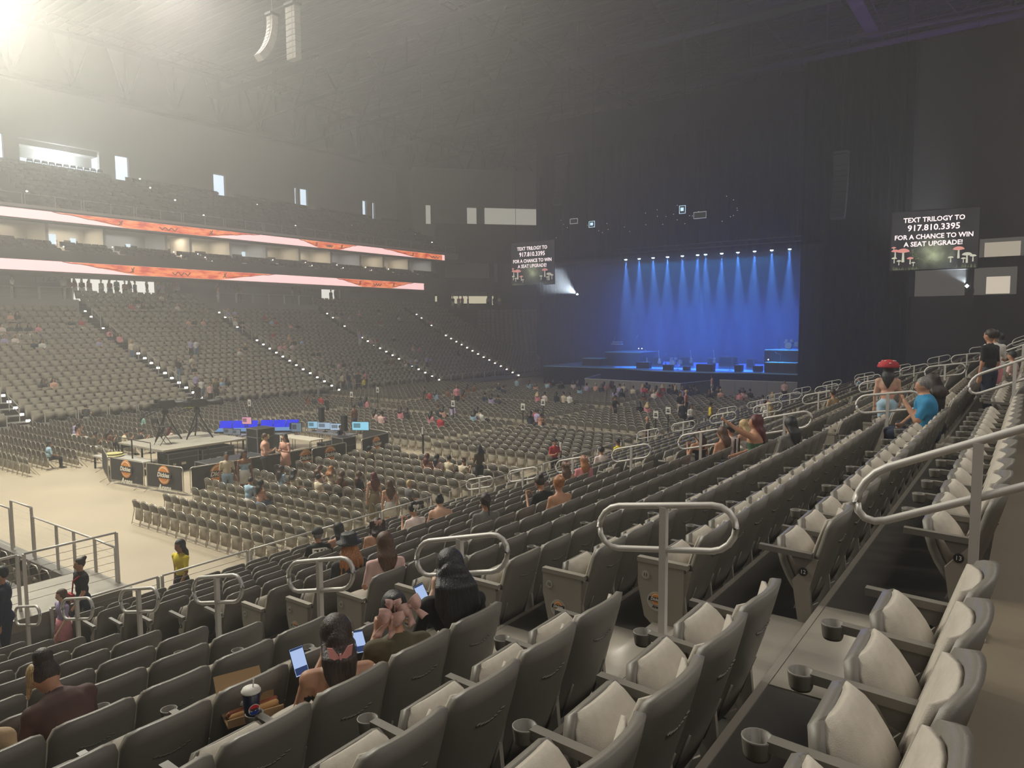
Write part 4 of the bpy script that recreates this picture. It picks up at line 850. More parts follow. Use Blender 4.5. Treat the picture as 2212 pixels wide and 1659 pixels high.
# hanging fixtures with bright outlines
for k, (u, v, z, sy, sz, cl) in enumerate([(55, 33.0, 14.92, .75, .42, 0), (55, 31.2, 14.5, .55, .5, 1), (55, 23.0, 14.95, .5, .6, 1), (55, 21.55, 14.38, 1.0, .48, 0)]):
    t_ = thing('hanging_fixture', f'small bright-edged box fixture hanging above the stage, {ordn(k + 1)} from the left', 'fixture', (u, v, z)); b = MB(); b.box((.1, 0, 0), (.3, sy, sz)); b.tube([(.1, 0, sz / 2), (.1, 0, 16)], .015, 4); part('housing', b, M['blackp'], t_)
    b = MB(); b.tube([(-.08, -sy / 2, -sz / 2), (-.08, sy / 2, -sz / 2), (-.08, sy / 2, sz / 2), (-.08, -sy / 2, sz / 2)], .025, 4, closed=True)
    if cl: b.box((-.07, .03, .02), (.02, sy * .5, sz * .45))
    part('lit_edge', b, emis('lit_edge', (.6, .85, 1) if cl else (.8, .8, .75), 1.4 if cl else .6), t_)
b = MB()
for k in range(34): b.lathe((56 + random.random(), random.uniform(19, 36), 13.6 + random.gauss(.9, .5)), [(0, -.03), (.035, 0), (0, .03)], 6)
tag(link('rigging_glints', b.mesh('g', emis('glint', (.8, .85, .9), .8))), 'tiny glints on the rigging above the stage', 'rigging', None, 'stuff')
# ================================================ roof steel
for k in range(6, 12):
    u = -4 + k * 9; t_ = thing('roof_truss', f'dark steel roof truss across the arena, {ordn(k + 1)} from the camera end', 'truss', (u, 0, 28)); b = MB()
    ys = [74 - j * 6.5 for j in range(15)]
    def zb(y): return 2.0 + 1.6 * math.sin(math.pi * min(1, max(0, (y + 18) / 92)))
    b.tube([(0, y, zb(y) - 1.5) for y in ys], .16, 4); b.tube([(0, y, 6.3) for y in ys], .16, 4)
    for a, c in zip(ys[:-1], ys[1:]):
        md = (a + c) / 2; b.tube([(0, a, zb(a) - 1.5), (0, a, 6.3)], .11, 4); b.tube([(0, a, 6.3), (0, md, zb(md) - 1.4)], .09, 4); b.tube([(0, md, zb(md) - 1.4), (0, c, 6.3)], .09, 4)
    part('steelwork', b, M['truss'], t_)
t_ = thing('ring_truss', 'grey ring truss with V bracing above the upper far wall', 'truss', (0, 73.4, 27.7)); b = MB()
b.tube([(-10, 0, .3), (80, 0, .3)], .28, 4); b.tube([(-10, 0, 6.2), (80, 0, 6.2)], .2, 4)
part('chord', b, M['truss'], t_)
for k in range(4, 18):
    x = -8 + k * 5; b = MB(); b.tube([(x, 0, .3), (x, 0, 6.2)], .16, 4); b.tube([(x, 0, .4), (x - 2.2, 0, 6.2)], .11, 4); b.tube([(x, 0, .4), (x + 2.2, 0, 6.2)], .11, 4); part('bracing', b, M['truss'], t_)
for k, (v, z, nm) in enumerate(((66, 30.2, 'far'), (40, 31.5, 'middle'), (12, 30.0, 'near'))):
    t_ = thing('catwalk', f'dark roof catwalk, {nm} one', 'catwalk', (0, v, z)); b = MB(); b.bx(24, 95, -.5, .5, 0, .1); b.tube([(24, -.5, 1.1), (95, -.5, 1.1)], .05, 4); b.tube([(24, .5, 1.1), (95, .5, 1.1)], .05, 4); part('walkway', b, M['truss'], t_)
for k, u in enumerate((44, 58, 70)):
    t_ = thing('catwalk', f'dark cross catwalk above the stage end, {ordn(k + 1)} from the camera', 'catwalk', (u, 0, 29.5)); b = MB(); b.bx(-.6, .6, -8, 70, 0, .12); b.tube([(-.6, -8, 1.1), (-.6, 70, 1.1)], .06, 4); part('walkway', b, M['truss'], t_)
lamp('SPOT', 'purple_uplight', (64, 3, 15), 16000, (.4, .18, 1), (60, 10, 34), spot_size=R(110), spot_blend=1, shadow_soft_size=1)
# ribs of roof deck
pr = MB(); pr.bx(-.06, .06, -40, 75, -.08, 0)
tile(fixproto(pr), [mat('roof_rib', (.035, .032, .037), .8)], 'roof_rib', [(20 + .8 * k, 0, 33.5, 0, 1) for k in range(100)], 'closely spaced ribs under the roof deck', 'roof ribs')
# line arrays
def array(label, u, v, z, n, bend, w_, h, m_):
    t_ = thing('line_array_speaker', label, 'speaker array', (u, v, z)); a = 0; p = Vector((0, 0, 0))
    for k in range(n):
        Rm = Matrix.Rotation(a, 3, 'Y'); b = MB(); b.box(p, (.45, w_, h * .9), Rm); b.box(p + Rm @ Vector((-.23, 0, 0)), (.03, w_ * .4, h * .6), Rm); q = part('speaker_cabinet', b, m_, t_); p = p + Rm @ Vector((0, 0, -h)); a += bend
    b = MB(); b.box((0, 0, h * .9), (.7, w_, .15)); b.tube([(0, 0, h), (0, 0, 10)], .03, 4); part('rigging_frame', b, M['blackp'], t_)
M['arrayc'] = mat('line_array_grille', (.32, .3, .28), .6)
array('curved hanging line array high at the upper left', 30.3, 41, 25.9, 12, R(4.2), .6, .27, M['arrayc']); array('straight hanging line array beside the curved one', 30.3, 38.9, 25.9, 9, 0, .9, .36, M['arrayc'])
array('black line array left of the stage lights', 61, 38, 22, 12, R(2), 1.1, .4, M['blackp']); array('black line array right of the stage lights', 58, 12, 18, 12, R(2), 1.0, .4, M['blackp'])
# ================================================ mixing position: barricades, riser, consoles, tables
M['banner'] = mat('charcoal_banner', (.045, .043, .042), .8); M['gal'] = mat('galvanised_tube', (.55, .52, .46), .35, .7)
def barricade(label, a, c, emb=True, flip=False):
    a = Vector((*a, 0)); c = Vector((*c, 0)); L = (c - a).length; ang = math.atan2(c.y - a.y, c.x - a.x)
    t = thing('banner_barricade', label, 'barricade', a, ang); H = 1.02; r = .09
    b = MB(); pts = [(.04, 0, .14), (.04, 0, H - r), (.04 + r * .3, 0, H - r * .3), (.04 + r, 0, H), (L - .04 - r, 0, H), (L - .04 - r * .3, 0, H - r * .3), (L - .04, 0, H - r), (L - .04, 0, .14)]
    b.tube(pts, .02, 6, closed=True); part('frame', b, M['gal'], t, True)
    b = MB()
    for x in (.25, L - .25): b.tube([(x, -.3, 0), (x, 0, .16), (x, .3, 0)], .014, 4)
    part('foot', b, M['gal'], t)
    b = MB(); s = -1 if not flip else 1; b.bx(.09, L - .09, s * .012 - .006, s * .012 + .006, .17, H - .03); pnl = part('banner', b, M['banner'], t)
    if emb:
        fr = frame((L / 2, s * .02, .66), (1 if s < 0 else -1, 0, 0), (0, 0, 1)); logo(pnl, fr, 1.12, False, M['lwhite'])
    return t
barricade('banner barricade on the camera side of the mixing position, left of two', (13.05, 28.6), (13.23, 26.35))
barricade('banner barricade on the camera side of the mixing position, right of two', (13.24, 26.25), (13.5, 24.15))
barricade('banner barricade at the mixing position corner beside the standing pair', (13.58, 23.95), (15.7, 23.75))
barricade('banner barricade hidden behind the standing pair', (15.78, 23.8), (17.5, 23.75), False)
barricade('banner barricade right of the standing pair', (17.55, 23.75), (19.3, 23.7)); barricade('banner barricade nearest the gap with the tall black case', (18.5, 23.45), (20.5, 23.6))
barricade('banner barricade right of the tall black case', (21.3, 23.6), (23.5, 24.1)); barricade('banner barricade turned back behind the right corner', (23.55, 24.2), (23.9, 26.4))
barricade('banner barricade at the left end of the mixing position', (14.0, 31.3), (13.05, 28.75), False)
t = thing('equipment_riser', 'grey-topped camera riser inside the mixing position', 'platform', (0, 0, 0))
b = MB(); b.bx(15.0, 18.8, 28.3, 32.0, .93, 1.0); part('platform_top', b, mat('riser_top', (.36, .33, .27), .6, 0, .1, 2), t)
b = MB()
for x in (15.1, 17, 18.7):
    for y in (28.4, 30.2, 31.9): b.bx(x - .03, x + .03, y - .03, y + .03, 0, .93)
part('leg_frame', b, M['blackp'], t)
t = thing('equipment_riser', 'low grey riser along the left of the camera riser', 'platform', (0, 0, 0)); b = MB(); b.bx(14.0, 14.95, 28.8, 32.2, .5, .56); part('platform_top', b, M['steelp'], t)
b = MB()
for x in (14.05, 14.9):
    for y in (28.9, 32.1): b.bx(x - .03, x + .03, y - .03, y + .03, 0, .5)
part('leg_frame', b, M['blackp'], t)
t = thing('riser_railing', 'thin rail at the left corner of the camera riser', 'railing', (14.6, 30.0, 0)); b = MB(); b.tube([(0, -1.5, 0), (0, -1.5, 1.35), (0, 1.6, 1.35), (0, 1.6, 0)], .02, 4); b.tube([(0, 0, 0), (0, 0, 1.35)], .03, 4); part('rail', b, M['blackp'], t)
b = MB(); b.lathe((14.4, 31.2, .56), [(.35, 0), (.42, .05), (.3, .1), (.36, .14), (.1, .16)], 16); tag(link('cable_coil', b.mesh('c', mat('yellow_cable', (.55, .5, .22), .6))), 'coil of yellow-green cable on the low riser', 'cable')
def case(label, u0, u1, v0, v1, z0, z1):
    t = thing('road_case', label, 'road case', ((u0 + u1) / 2, (v0 + v1) / 2, z0)); w_, d, h = u1 - u0, v1 - v0, z1 - z0
    b = MB(); b.bx(-w_ / 2 + .01, w_ / 2 - .01, -d / 2 + .01, d / 2 - .01, .01, h - .01); part('body', b, M['blackp'], t)
    b = MB()
    for x in (-w_ / 2, w_ / 2):
        for y in (-d / 2, d / 2): b.box((x, y, h / 2), (.04, .04, h))
    for z in (0.02, h - .02, h * .7):
        for x in (-w_ / 2, w_ / 2): b.box((x, 0, z), (.03, d, .03))
        for y in (-d / 2, d / 2): b.box((0, y, z), (w_, .03, .03))
    part('edge_trim', b, M['gear'], t); b = MB(); b.box((0, -d / 2 - .01, h * .4), (.2, .02, .1)); part('latch', b, M['gal'], t); b = MB(); b.box((-w_ * .3, -d / 2 - .01, h * .4), (.12, .02, .08)); part('latch', b, M['gal'], t); return t
case('long low black road case behind the corner barricade', 14.9, 17.3, 24.9, 25.8, 0, .85); case('tall black rack in the gap of the barricades', 20.55, 21.25, 23.9, 24.6, 0, 1.15); case('black case under the camera riser, left one', 15.3, 16.6, 28.5, 29.3, 0, .8); case('black case under the camera riser, right one', 16.8, 18.3, 28.5, 29.3, 0, .75)
case('tall black case with a yellow label between the consoles', 19.3, 20.2, 28.2, 29.0, 0, 1.35)
b = MB(); b.bx(19.5, 19.9, 28.17, 28.195, .85, 1.05); tag(link('yellow_label', b.mesh('y', mat('yellow_paper', (.8, .75, .2), .7))), 'yellow label on the tall black case', 'label')
case('black case under the long table', 21.6, 22.5, 26.3, 26.9, 0, .55)
def table(label, u0, u1, v0, v1, h, m_):
    t = thing('folding_table', label, 'table', ((u0 + u1) / 2, (v0 + v1) / 2, 0)); w_, d = u1 - u0, v1 - v0
    b = MB(); b.bx(-w_ / 2, w_ / 2, -d / 2, d / 2, h - .04, h); part('tabletop', b, m_, t)
    for x in (-w_ / 2 + .1, w_ / 2 - .1):
        b = MB(); b.tube([(x, -d / 2 + .08, 0), (x, -d / 2 + .08, h - .05), (x, d / 2 - .08, h - .05), (x, d / 2 - .08, 0)], .015, 4); part('leg_frame', b, M['blackp'], t)
M['beige'] = mat('beige_table', (.62, .56, .44), .6)
table('beige folding table with gear in the mixing position', 20.8, 21.6, 26.4, 28.7, .78, M['beige']); table('small grey table left of the tall case', 18.95, 19.6, 29.3, 30.7, .76, M['beige']); table('desk under the left blue console', 19.9, 20.9, 30.3, 32.7, .8, M['gear']); table('desk under the right blue console', 21.1, 22.1, 29.0, 30.8, .82, M['gear']); table('dark desk for the screens', 22.1, 22.9, 25.6, 28.3, .9, M['gear'])
BLU = emis('console_blue', (.015, .03, .8), 1.1); CY = emis('console_strip', (.25, .45, .8), .7)
def console(label, u, v, z):
    t = thing('mixing_console', label, 'mixing console', (u, v, z), R(-50)); 
    for k in range(3):
        b = MB(); Rm = Matrix.Rotation(R(62), 3, 'X'); b.box(((k - 1) * .62, .22, .30), (.58, .40, .03), Rm); part('screen', b, BLU, t)
    b = MB(); b.box((0, -.12, .07), (1.9, .5, .06), Matrix.Rotation(R(10), 3, 'X')); part('fader_bank', b, CY, t); b = MB(); b.box((0, .0, .0), (2.0, .75, .08)); b.box((0, .3, .15), (1.95, .1, .3)); part('chassis', b, M['blackp'], t)
console('mixing console with three blue screens, left one', 20.4, 31.4, .86); console('mixing console with three blue screens, right one', 21.6, 29.8, .88)
def monitor(label, u, v, z, w_, h, col, s=.8, rz=-60):
    t = thing('computer_monitor', label, 'monitor', (u, v, z), R(rz)); b = MB(); b.box((0, 0, .12 + h / 2), (w_, .04, h)); b.tube([(0, .02, 0), (0, .02, .2)], .02, 4); b.box((0, .02, .01), (.2, .14, .02)); part('bezel', b, M['blackp'], t)
    b = MB(); b.box((0, -.025, .12 + h / 2), (w_ - .04, .01, h - .04)); part('screen', b, emis('mon', col, s), t)
    b = MB(); b.box((-w_ * .2, -.032, .12 + h * .55), (w_ * .4, .006, h * .5)); part('screen_window', b, emis('mon2', tuple(c * .35 for c in col), s), t)
monitor('monitor with a pink picture on the left desk', 20.6, 30.9, 1.1, .5, .36, (1, .45, .55)); monitor('square grey monitor on the beige table', 21.6, 28.4, .8, .52, .45, (.25, .33, .4), .6); monitor('pale blue monitor behind the table', 22.3, 28.0, .92, .6, .35, (.4, .75, .95)); monitor('wide pale monitor row, left one', 22.4, 27.3, .92, .75, .34, (.55, .75, .95), .7)
monitor('wide pale monitor row, right one', 22.5, 26.5, .92, .75, .34, (.6, .8, 1), .75); monitor('bright blue monitor at the right corner', 22.7, 25.15, 1.0, .82, .42, (.35, .8, 1), .9); monitor('open laptop screen on the small table', 19.4, 30.6, .78, .5, .3, (.35, .38, .42), .5); monitor('second open laptop screen on the small table', 19.5, 30.1, .78, .4, .28, (.4, .42, .45), .5); monitor('dark screen with a white mark by the right console', 21.8, 28.9, .85, .4, .32, (.05, .06, .07), .5)
def tripod_cam(label, u, v, z, rz):
    t = thing('television_camera', label, 'camera', (u, v, z), rz)
    for a in (90, 210, 330):
        b = MB(); b.tube([(0, 0, 1.15), (.55 * math.cos(R(a)), .55 * math.sin(R(a)), 0)], .03, 5); b.tube([(.06 * math.cos(R(a)), .06 * math.sin(R(a)), .6), (.5 * math.cos(R(a)), .5 * math.sin(R(a)), .1)], .02, 4); part('leg', b, M['blackp'], t)
    b = MB(); b.lathe((0, 0, 1.1), [(.12, 0), (.12, .12), (.08, .16), (.1, .22)], 10); part('pan_head', b, M['blackp'], t)
    b = MB(); b.box((.05, 0, 1.5), (.55, .26, .32)); b.box((-.35, .0, 1.45), (.3, .16, .2)); b.box((-.2, .22, 1.62), (.2, .18, .16)); part('body', b, M['blackp'], t)
    b = MB(); b.tube([(.3, 0, 1.5), (.8, 0, 1.5), (.95, 0, 1.5)], [.12, .14, .16], 10); part('lens', b, M['blackp'], t, True)
    b = MB(); b.tube([(-.2, .1, 1.3), (-.9, .35, 1.05)], .018, 4); b.tube([(-.2, -.1, 1.3), (-.9, -.35, 1.05)], .018, 4); part('pan_handle', b, M['blackp'], t); t.scale = (1.15, 1.25, 1.05); return t
tripod_cam('black television camera on a tripod, left of two on the riser', 16.6, 31.0, 1.0, R(-12)); tripod_cam('black television camera on a tripod with a yellow cover, right of two', 17.7, 30.3, 1.0, R(-20))
b = MB(); b.box((17.5, 30.5, 2.42), (.35, .3, .1)); tag(link('yellow_cover', b.mesh('y', mat('yellow_cover', (.75, .72, .1), .6))), 'yellow rain cover on the right television camera', 'cover')
t = thing('director_chair', 'tall folding director chair near the riser edge', 'chair', (15.8, 29.8, 1.0)); b = MB()
for y in (-.25, .25): b.tube([(-.25, y, 0), (.25, y, .75)], .015, 4); b.tube([(.25, y, 0), (-.25, y, .75), (-.3, y, 1.15)], .015, 4)
part('frame', b, M['blackp'], t); b = MB(); b.bx(-.25, .25, -.25, .25, .74, .77); b.bx(-.33, -.29, -.25, .25, .95, 1.15); part('fabric', b, M['blackp'], t)
for k, (u, v) in enumerate([(23.1, 28.4), (21.6, 25.0)]):
    t = thing('column_speaker', f'slim black column on a pole, {["left", "right"][k]} one in the mixing position', 'speaker', (u, v, 0)); b = MB(); b.tube([(0, 0, 0), (0, 0, 1.2)], .02, 5); b.lathe((0, 0, 0), [(.2, 0), (.2, .02)], 10); part('pole', b, M['blackp'], t); b = MB(); b.box((0, 0, 1.6), (.2, .22, .7)); part('cabinet', b, M['blackp'], t)
t = thing('office_chair', 'black mesh office chair behind the beige table', 'chair', (20.0, 27.4, 0)); b = MB(); b.bx(-.25, .25, -.25, .25, .45, .52); part('seat', b, M['blackp'], t); b = MB(); b.box((-.28, 0, .85), (.04, .45, .55)); part('backrest', b, M['blackp'], t); b = MB(); b.tube([(0, 0, 0.1), (0, 0, .45)], .03, 6)
for a in range(5): b.tube([(0, 0, .1), (.28 * math.cos(a * 1.257), .28 * math.sin(a * 1.257), .04)], .02, 4)
part('base', b, M['blackp'], t)
lamp('POINT', 'console_glow', (20.2, 31.0, 1.6), 12, (.2, .3, 1), shadow_soft_size=.3)
# sign posts on the floor
for k, (u, v, h) in enumerate([(24.4, 36.3, 1.7), (34.1, 36.0, 1.7), (31.6, 35.8, 1.6), (31.1, 26.7, 1.6), (31.2, 21.9, 1.7), (33.6, 22.2, 1.7), (31.95, 14.6, 1.7), (33.4, 14.6, 1.75)]):
    t = thing('sign_post', f'black pole holding a small white section card, {ordn(k + 1)} from the left', 'sign', (u, v, 0), 0, 'section card poles'); b = MB(); b.lathe((0, 0, 0), [(.18, 0), (.18, .03), (.03, .05), (.03, h - .3)], 10); part('pole', b, M['blackp'], t); b = MB(); b.box((0, 0, h - .1), (.02, .26, .36)); part('card', b, M['white'], t); b = MB(); b.box((-.014, 0, h - .06), (.006, .14, .05)); b.box((-.014, 0, h - .15), (.006, .16, .08)); part('card_print', b, M['ink'], t)
for k, (u, v) in enumerate([(22.35, 20.9), (22.2, 13.9)]):
    t = thing('stanchion', f'black stanchion pole on the floor, {["left", "right"][k]} one', 'stanchion', (u, v, 0)); b = MB(); b.lathe((0, 0, 0), [(.16, 0), (.16, .03), (.04, .05), (.04, 1.35)], 10); part('pole', b, M['blackp'], t); b = MB(); b.lathe((0, 0, 1.35), [(.045, 0), (.045, .3)], 10); part('top_band', b, M['white'], t)
# bins at the far wall
case('grey roll cart by the far wall', 24.5, 25.7, 45.2, 45.9, 0, .9)
# aisle step lights of the near stand
for k in range(0, 4):
    for i in range(1, 15):
        if k > 1 and i < 3: continue
        v = nz(i) - .28; u = aisle_u(k, v) + .52
        if not inview(u, v, fz(i) + .2, 10): continue
        if k == 0 and i < 8: l = lamp('SPOT', 'step_lamp', (u + .05, v, fz(i) + .30), 1.1 + (.9 if i in (1, 2, 3) else 0), (1, .93, .82), (u - .5, v - .05, fz(i) - .1), spot_size=R(120), spot_blend=.9, shadow_soft_size=.03)
# ================================================ people
COLR = {'black': (.012, .012, .013), 'darkbrown': (.028, .016, .012), 'brown': (.09, .045, .025), 'ginger': (.32, .13, .045), 'blond': (.5, .36, .18), 'grey': (.16, .15, .14), 'darkred': (.09, .015, .015), 'white': (.75, .72, .66), 'olive': (.085, .072, .035), 'maroon': (.075, .035, .03), 'tan': (.42, .29, .17), 'charcoal': (.04, .04, .042), 'peach': (.72, .40, .30), 'pinkpale': (.72, .48, .44), 'pinkwhite': (.80, .66, .62), 'pink': (.72, .28, .32), 'hotpink': (.7, .1, .25), 'green': (.05, .13, .07), 'blue': (.02, .22, .42), 'navy': (.02, .03, .06), 'denim': (.12, .19, .28), 'lightblue': (.38, .55, .68), 'yellow': (.85, .68, .04), 'red': (.45, .03, .04), 'cream': (.68, .58, .42), 'lilac': (.45, .38, .58), 'khaki': (.3, .24, .15), 'skin': (.48, .25, .155), 'skin2': (.30, .145, .08), 'skin3': (.6, .36, .25), 'shoe': (.03, .03, .03), 'mint': (.3, .55, .45), 'brownshirt': (.2, .09, .05), 'greyshirt': (.2, .19, .165)}
_pm = {}
def pm(n, rough=.75):
    if n not in _pm: _pm[n] = mat('cloth_' + n if 'skin' not in n else n, COLR[n], .55 if 'skin' in n else rough, 0, .08, 12, .15 if 'skin' not in n else 0)
    return _pm[n]
_hm = {}
def hm(n):
    if n not in _hm:
        m_ = mat('hair_' + n, COLR[n], .42, 0, 0, 1, 0, spec=.5); nt = m_.node_tree; bs = nt.nodes['Principled BSDF']; N = nt.nodes.new
        tc = N('ShaderNodeTexCoord'); mp = N('ShaderNodeMapping'); mp.inputs['Scale'].default_value = (140, 140, 6); nz_ = N('ShaderNodeTexNoise'); nz_.inputs['Scale'].default_value = 1; nz_.inputs['Detail'].default_value = 3; nz_.inputs['Distortion'].default_value = .6
        rp = N('ShaderNodeValToRGB'); c = COLR[n]; rp.color_ramp.elements[0].position = .35; rp.color_ramp.elements[1].position = .7; rp.color_ramp.elements[0].color = (*[x * .6 for x in c], 1); rp.color_ramp.elements[1].color = (*[min(1, x * 1.9 + .004) for x in c], 1)
        bp = N('ShaderNodeBump'); bp.inputs['Strength'].default_value = .55; bp.inputs['Distance'].default_value = .01
        nt.links.new(tc.outputs['Object'], mp.inputs[0]); nt.links.new(mp.outputs[0], nz_.inputs['Vector']); nt.links.new(nz_.outputs['Fac'], rp.inputs[0]); nt.links.new(rp.outputs[0], bs.inputs['Base Color']); nt.links.new(nz_.outputs['Fac'], bp.inputs['Height']); nt.links.new(bp.outputs[0], bs.inputs['Normal'])
        _hm[n] = m_
    return _hm[n]
def ell(mb, c, r, n=10, m_=7, rot=None):
    vs = []; fs = []
    for i in range(m_ + 1):
        a = math.pi * i / m_
        for k in range(n):
            p = Vector((r[0] * math.sin(a) * math.cos(2 * math.pi * k / n), r[1] * math.sin(a) * math.sin(2 * math.pi * k / n), r[2] * math.cos(a)))
            vs.append((rot @ p if rot is not None else p) + Vector(c))
    for i in range(m_):
        for k in range(n): fs.append((i * n + k, (i + 1) * n + k, (i + 1) * n + (k + 1) % n, i * n + (k + 1) % n))
    mb.add(vs, fs)
def cap_(mb, p, q, r0, r1, n=8):
    p = Vector(p); q = Vector(q); d = (q - p); L = d.length; d.normalize()
    pts = []; rr = []
    for k in range(4): a = R(90 * (1 - k / 4)); pts.append(p - d * r0 * math.sin(a)); rr.append(max(.002, r0 * math.cos(a)))
    pts.append(p); rr.append(r0); pts.append(q); rr.append(r1)
    for k in range(1, 5): a = R(90 * k / 4); pts.append(q + d * r1 * math.sin(a)); rr.append(max(.002, r1 * math.cos(a)))
    mb.tube(pts, rr, n)
def remesh(mb, vox, name, smooth_it=2):
    me = mb.mesh('src', []); o = bpy.data.objects.new('src', me); COL.objects.link(o)
    m1 = o.modifiers.new('r', 'REMESH'); m1.mode = 'VOXEL'; m1.voxel_size = vox; m1.use_smooth_shade = True
    if smooth_it: m2 = o.modifiers.new('s', 'SMOOTH'); m2.iterations = smooth_it; m2.factor = .5
    dg = bpy.context.evaluated_depsgraph_get(); out = bpy.data.meshes.new_from_object(o.evaluated_get(dg)); bpy.data.objects.remove(o); bpy.data.meshes.remove(me); out.name = name
    out.polygons.foreach_set('use_smooth', [True] * len(out.polygons)); return out
V = Vector
def skeleton(pose):
    J = {}
    sit = pose in ('lap', 'phone', 'lean', 'arm', 'drink')
    lean = {'lap': .10, 'phone': .14, 'lean': .62, 'arm': .0, 'drink': .12}.get(pose, .03)
    hip = V((0, -.06 if sit else 0, .50 if sit else .90)); up_ = V((0, math.sin(lean), math.cos(lean)))
    J['hip'] = hip; J['waist'] = hip + up_ * .17; J['chest'] = hip + up_ * .36; J['neck'] = hip + up_ * .50; hd = V((0, math.sin(lean + (.35 if pose in ('phone', 'lean') else .05)), math.cos(lean + (.35 if pose in ('phone', 'lean') else .05))))
    J['head'] = J['neck'] + hd * .155; J['hd'] = hd; J['up'] = up_
    for s, k in ((-1, 'L'), (1, 'R')):
        sh = J['neck'] - up_ * .07 + V((s * .165, 0, 0)); J['sh' + k] = sh
        if sit:
            J['hj' + k] = hip + V((s * .09, .02, 0)); kn = V((s * .12, .40, .50)); an = V((s * .11, .42, .09)); to = V((s * .12, .56, .05))
            if pose == 'lap': el = sh + V((s * .06, .04, -.25)); wr = V((s * .06, .27, .60))
            elif pose == 'phone': el = sh + V((s * .07, .08, -.25)); wr = sh + V((-s * .11, .36, -.05))
            elif pose == 'lean': el = sh + V((s * .06, .06, -.26)); wr = V((s * .05, .42, .58))
            elif pose == 'drink': el = sh + V((s * .05, .12, -.23)); wr = sh + V((-s * .10, .26, .02)) if s < 0 else V((s * .06, .27, .60))
            else: el = sh + (V((s * .04, .22, .10)) if s < 0 else V((s * .06, .04, -.25))); wr = sh + V((s * .02, .44, .25)) if s < 0 else V((s * .06, .27, .60))
        else:
            J['hj' + k] = hip + V((s * .09, 0, -.02)); st = {'walk': .22}.get(pose, .03) * s
            kn = V((s * .10, st * .6 + .02, .48)); an = V((s * .10, st * 1.1 - (.12 if st < 0 and pose == 'walk' else 0), .08 + (.06 if st < 0 and pose == 'walk' else 0))); to = an + V((0, .16, -.045))
            if pose == 'hold': el = sh + V((s * .06, .03, -.26)); wr = el + V((-s * .12, .22, .06))
            elif pose == 'hip': el = sh + V((s * .16, -.05, -.22)); wr = hip + V((s * .17, .06, .05))
            elif pose == 'walk': el = sh + V((s * .05, -s * .06, -.27)); wr = el + V((0, .10 - s * .06, -.20))
            elif pose == 'call': el = sh + (V((s * .12, .08, -.22)) if s < 0 else V((s * .07, 0, -.27))); wr = J['head'] + V((s * .10, .08, -.02)) if s < 0 else el + V((.02, .08, -.22))
            else: el = sh + V((s * .05, -.01, -.27)); wr = el + V((s * .01, .04, -.24))
        J['kn' + k], J['an' + k], J['to' + k], J['el' + k], J['wr' + k] = kn, an, to, el, wr
    return J
def hand(mb, J, k, s, detail, hold):
    wr, el = J['wr' + k], J['el' + k]; d = (wr - el).normalized(); side = V((s, 0, 0)); side = (side - d * side.dot(d)).normalized(); nrm = d.cross(side)
    if hold: d2 = (d + V((0, 0, .6))).normalized()
    else: d2 = d
    pc = wr + d2 * .045
    cap_(mb, wr, wr + d2 * .07, .024, .032, 6)
    if detail:
        for f in range(4):
            o = side * (-.027 + .018 * f); L = [.06, .072, .066, .05][f]; b = wr + d2 * .075 + o; cur = (nrm * (-1 if nrm.z > 0 else 1))
            m1 = b + d2 * L * .45 + cur * .008; m2 = m1 + (d2 * .6 + cur * (.9 if hold else .35)).normalized() * L * .5
            cap_(mb, b - d2 * .02, m1, .0095, .009, 6); cap_(mb, m1, m2, .009, .0078, 6)
        th = wr + d2 * .03 - side * .028; cap_(mb, th, th - side * .03 + d2 * .035, .011, .010, 6); cap_(mb, th - side * .03 + d2 * .035, th - side * .026 + d2 * .065, .0095, .008, 6)
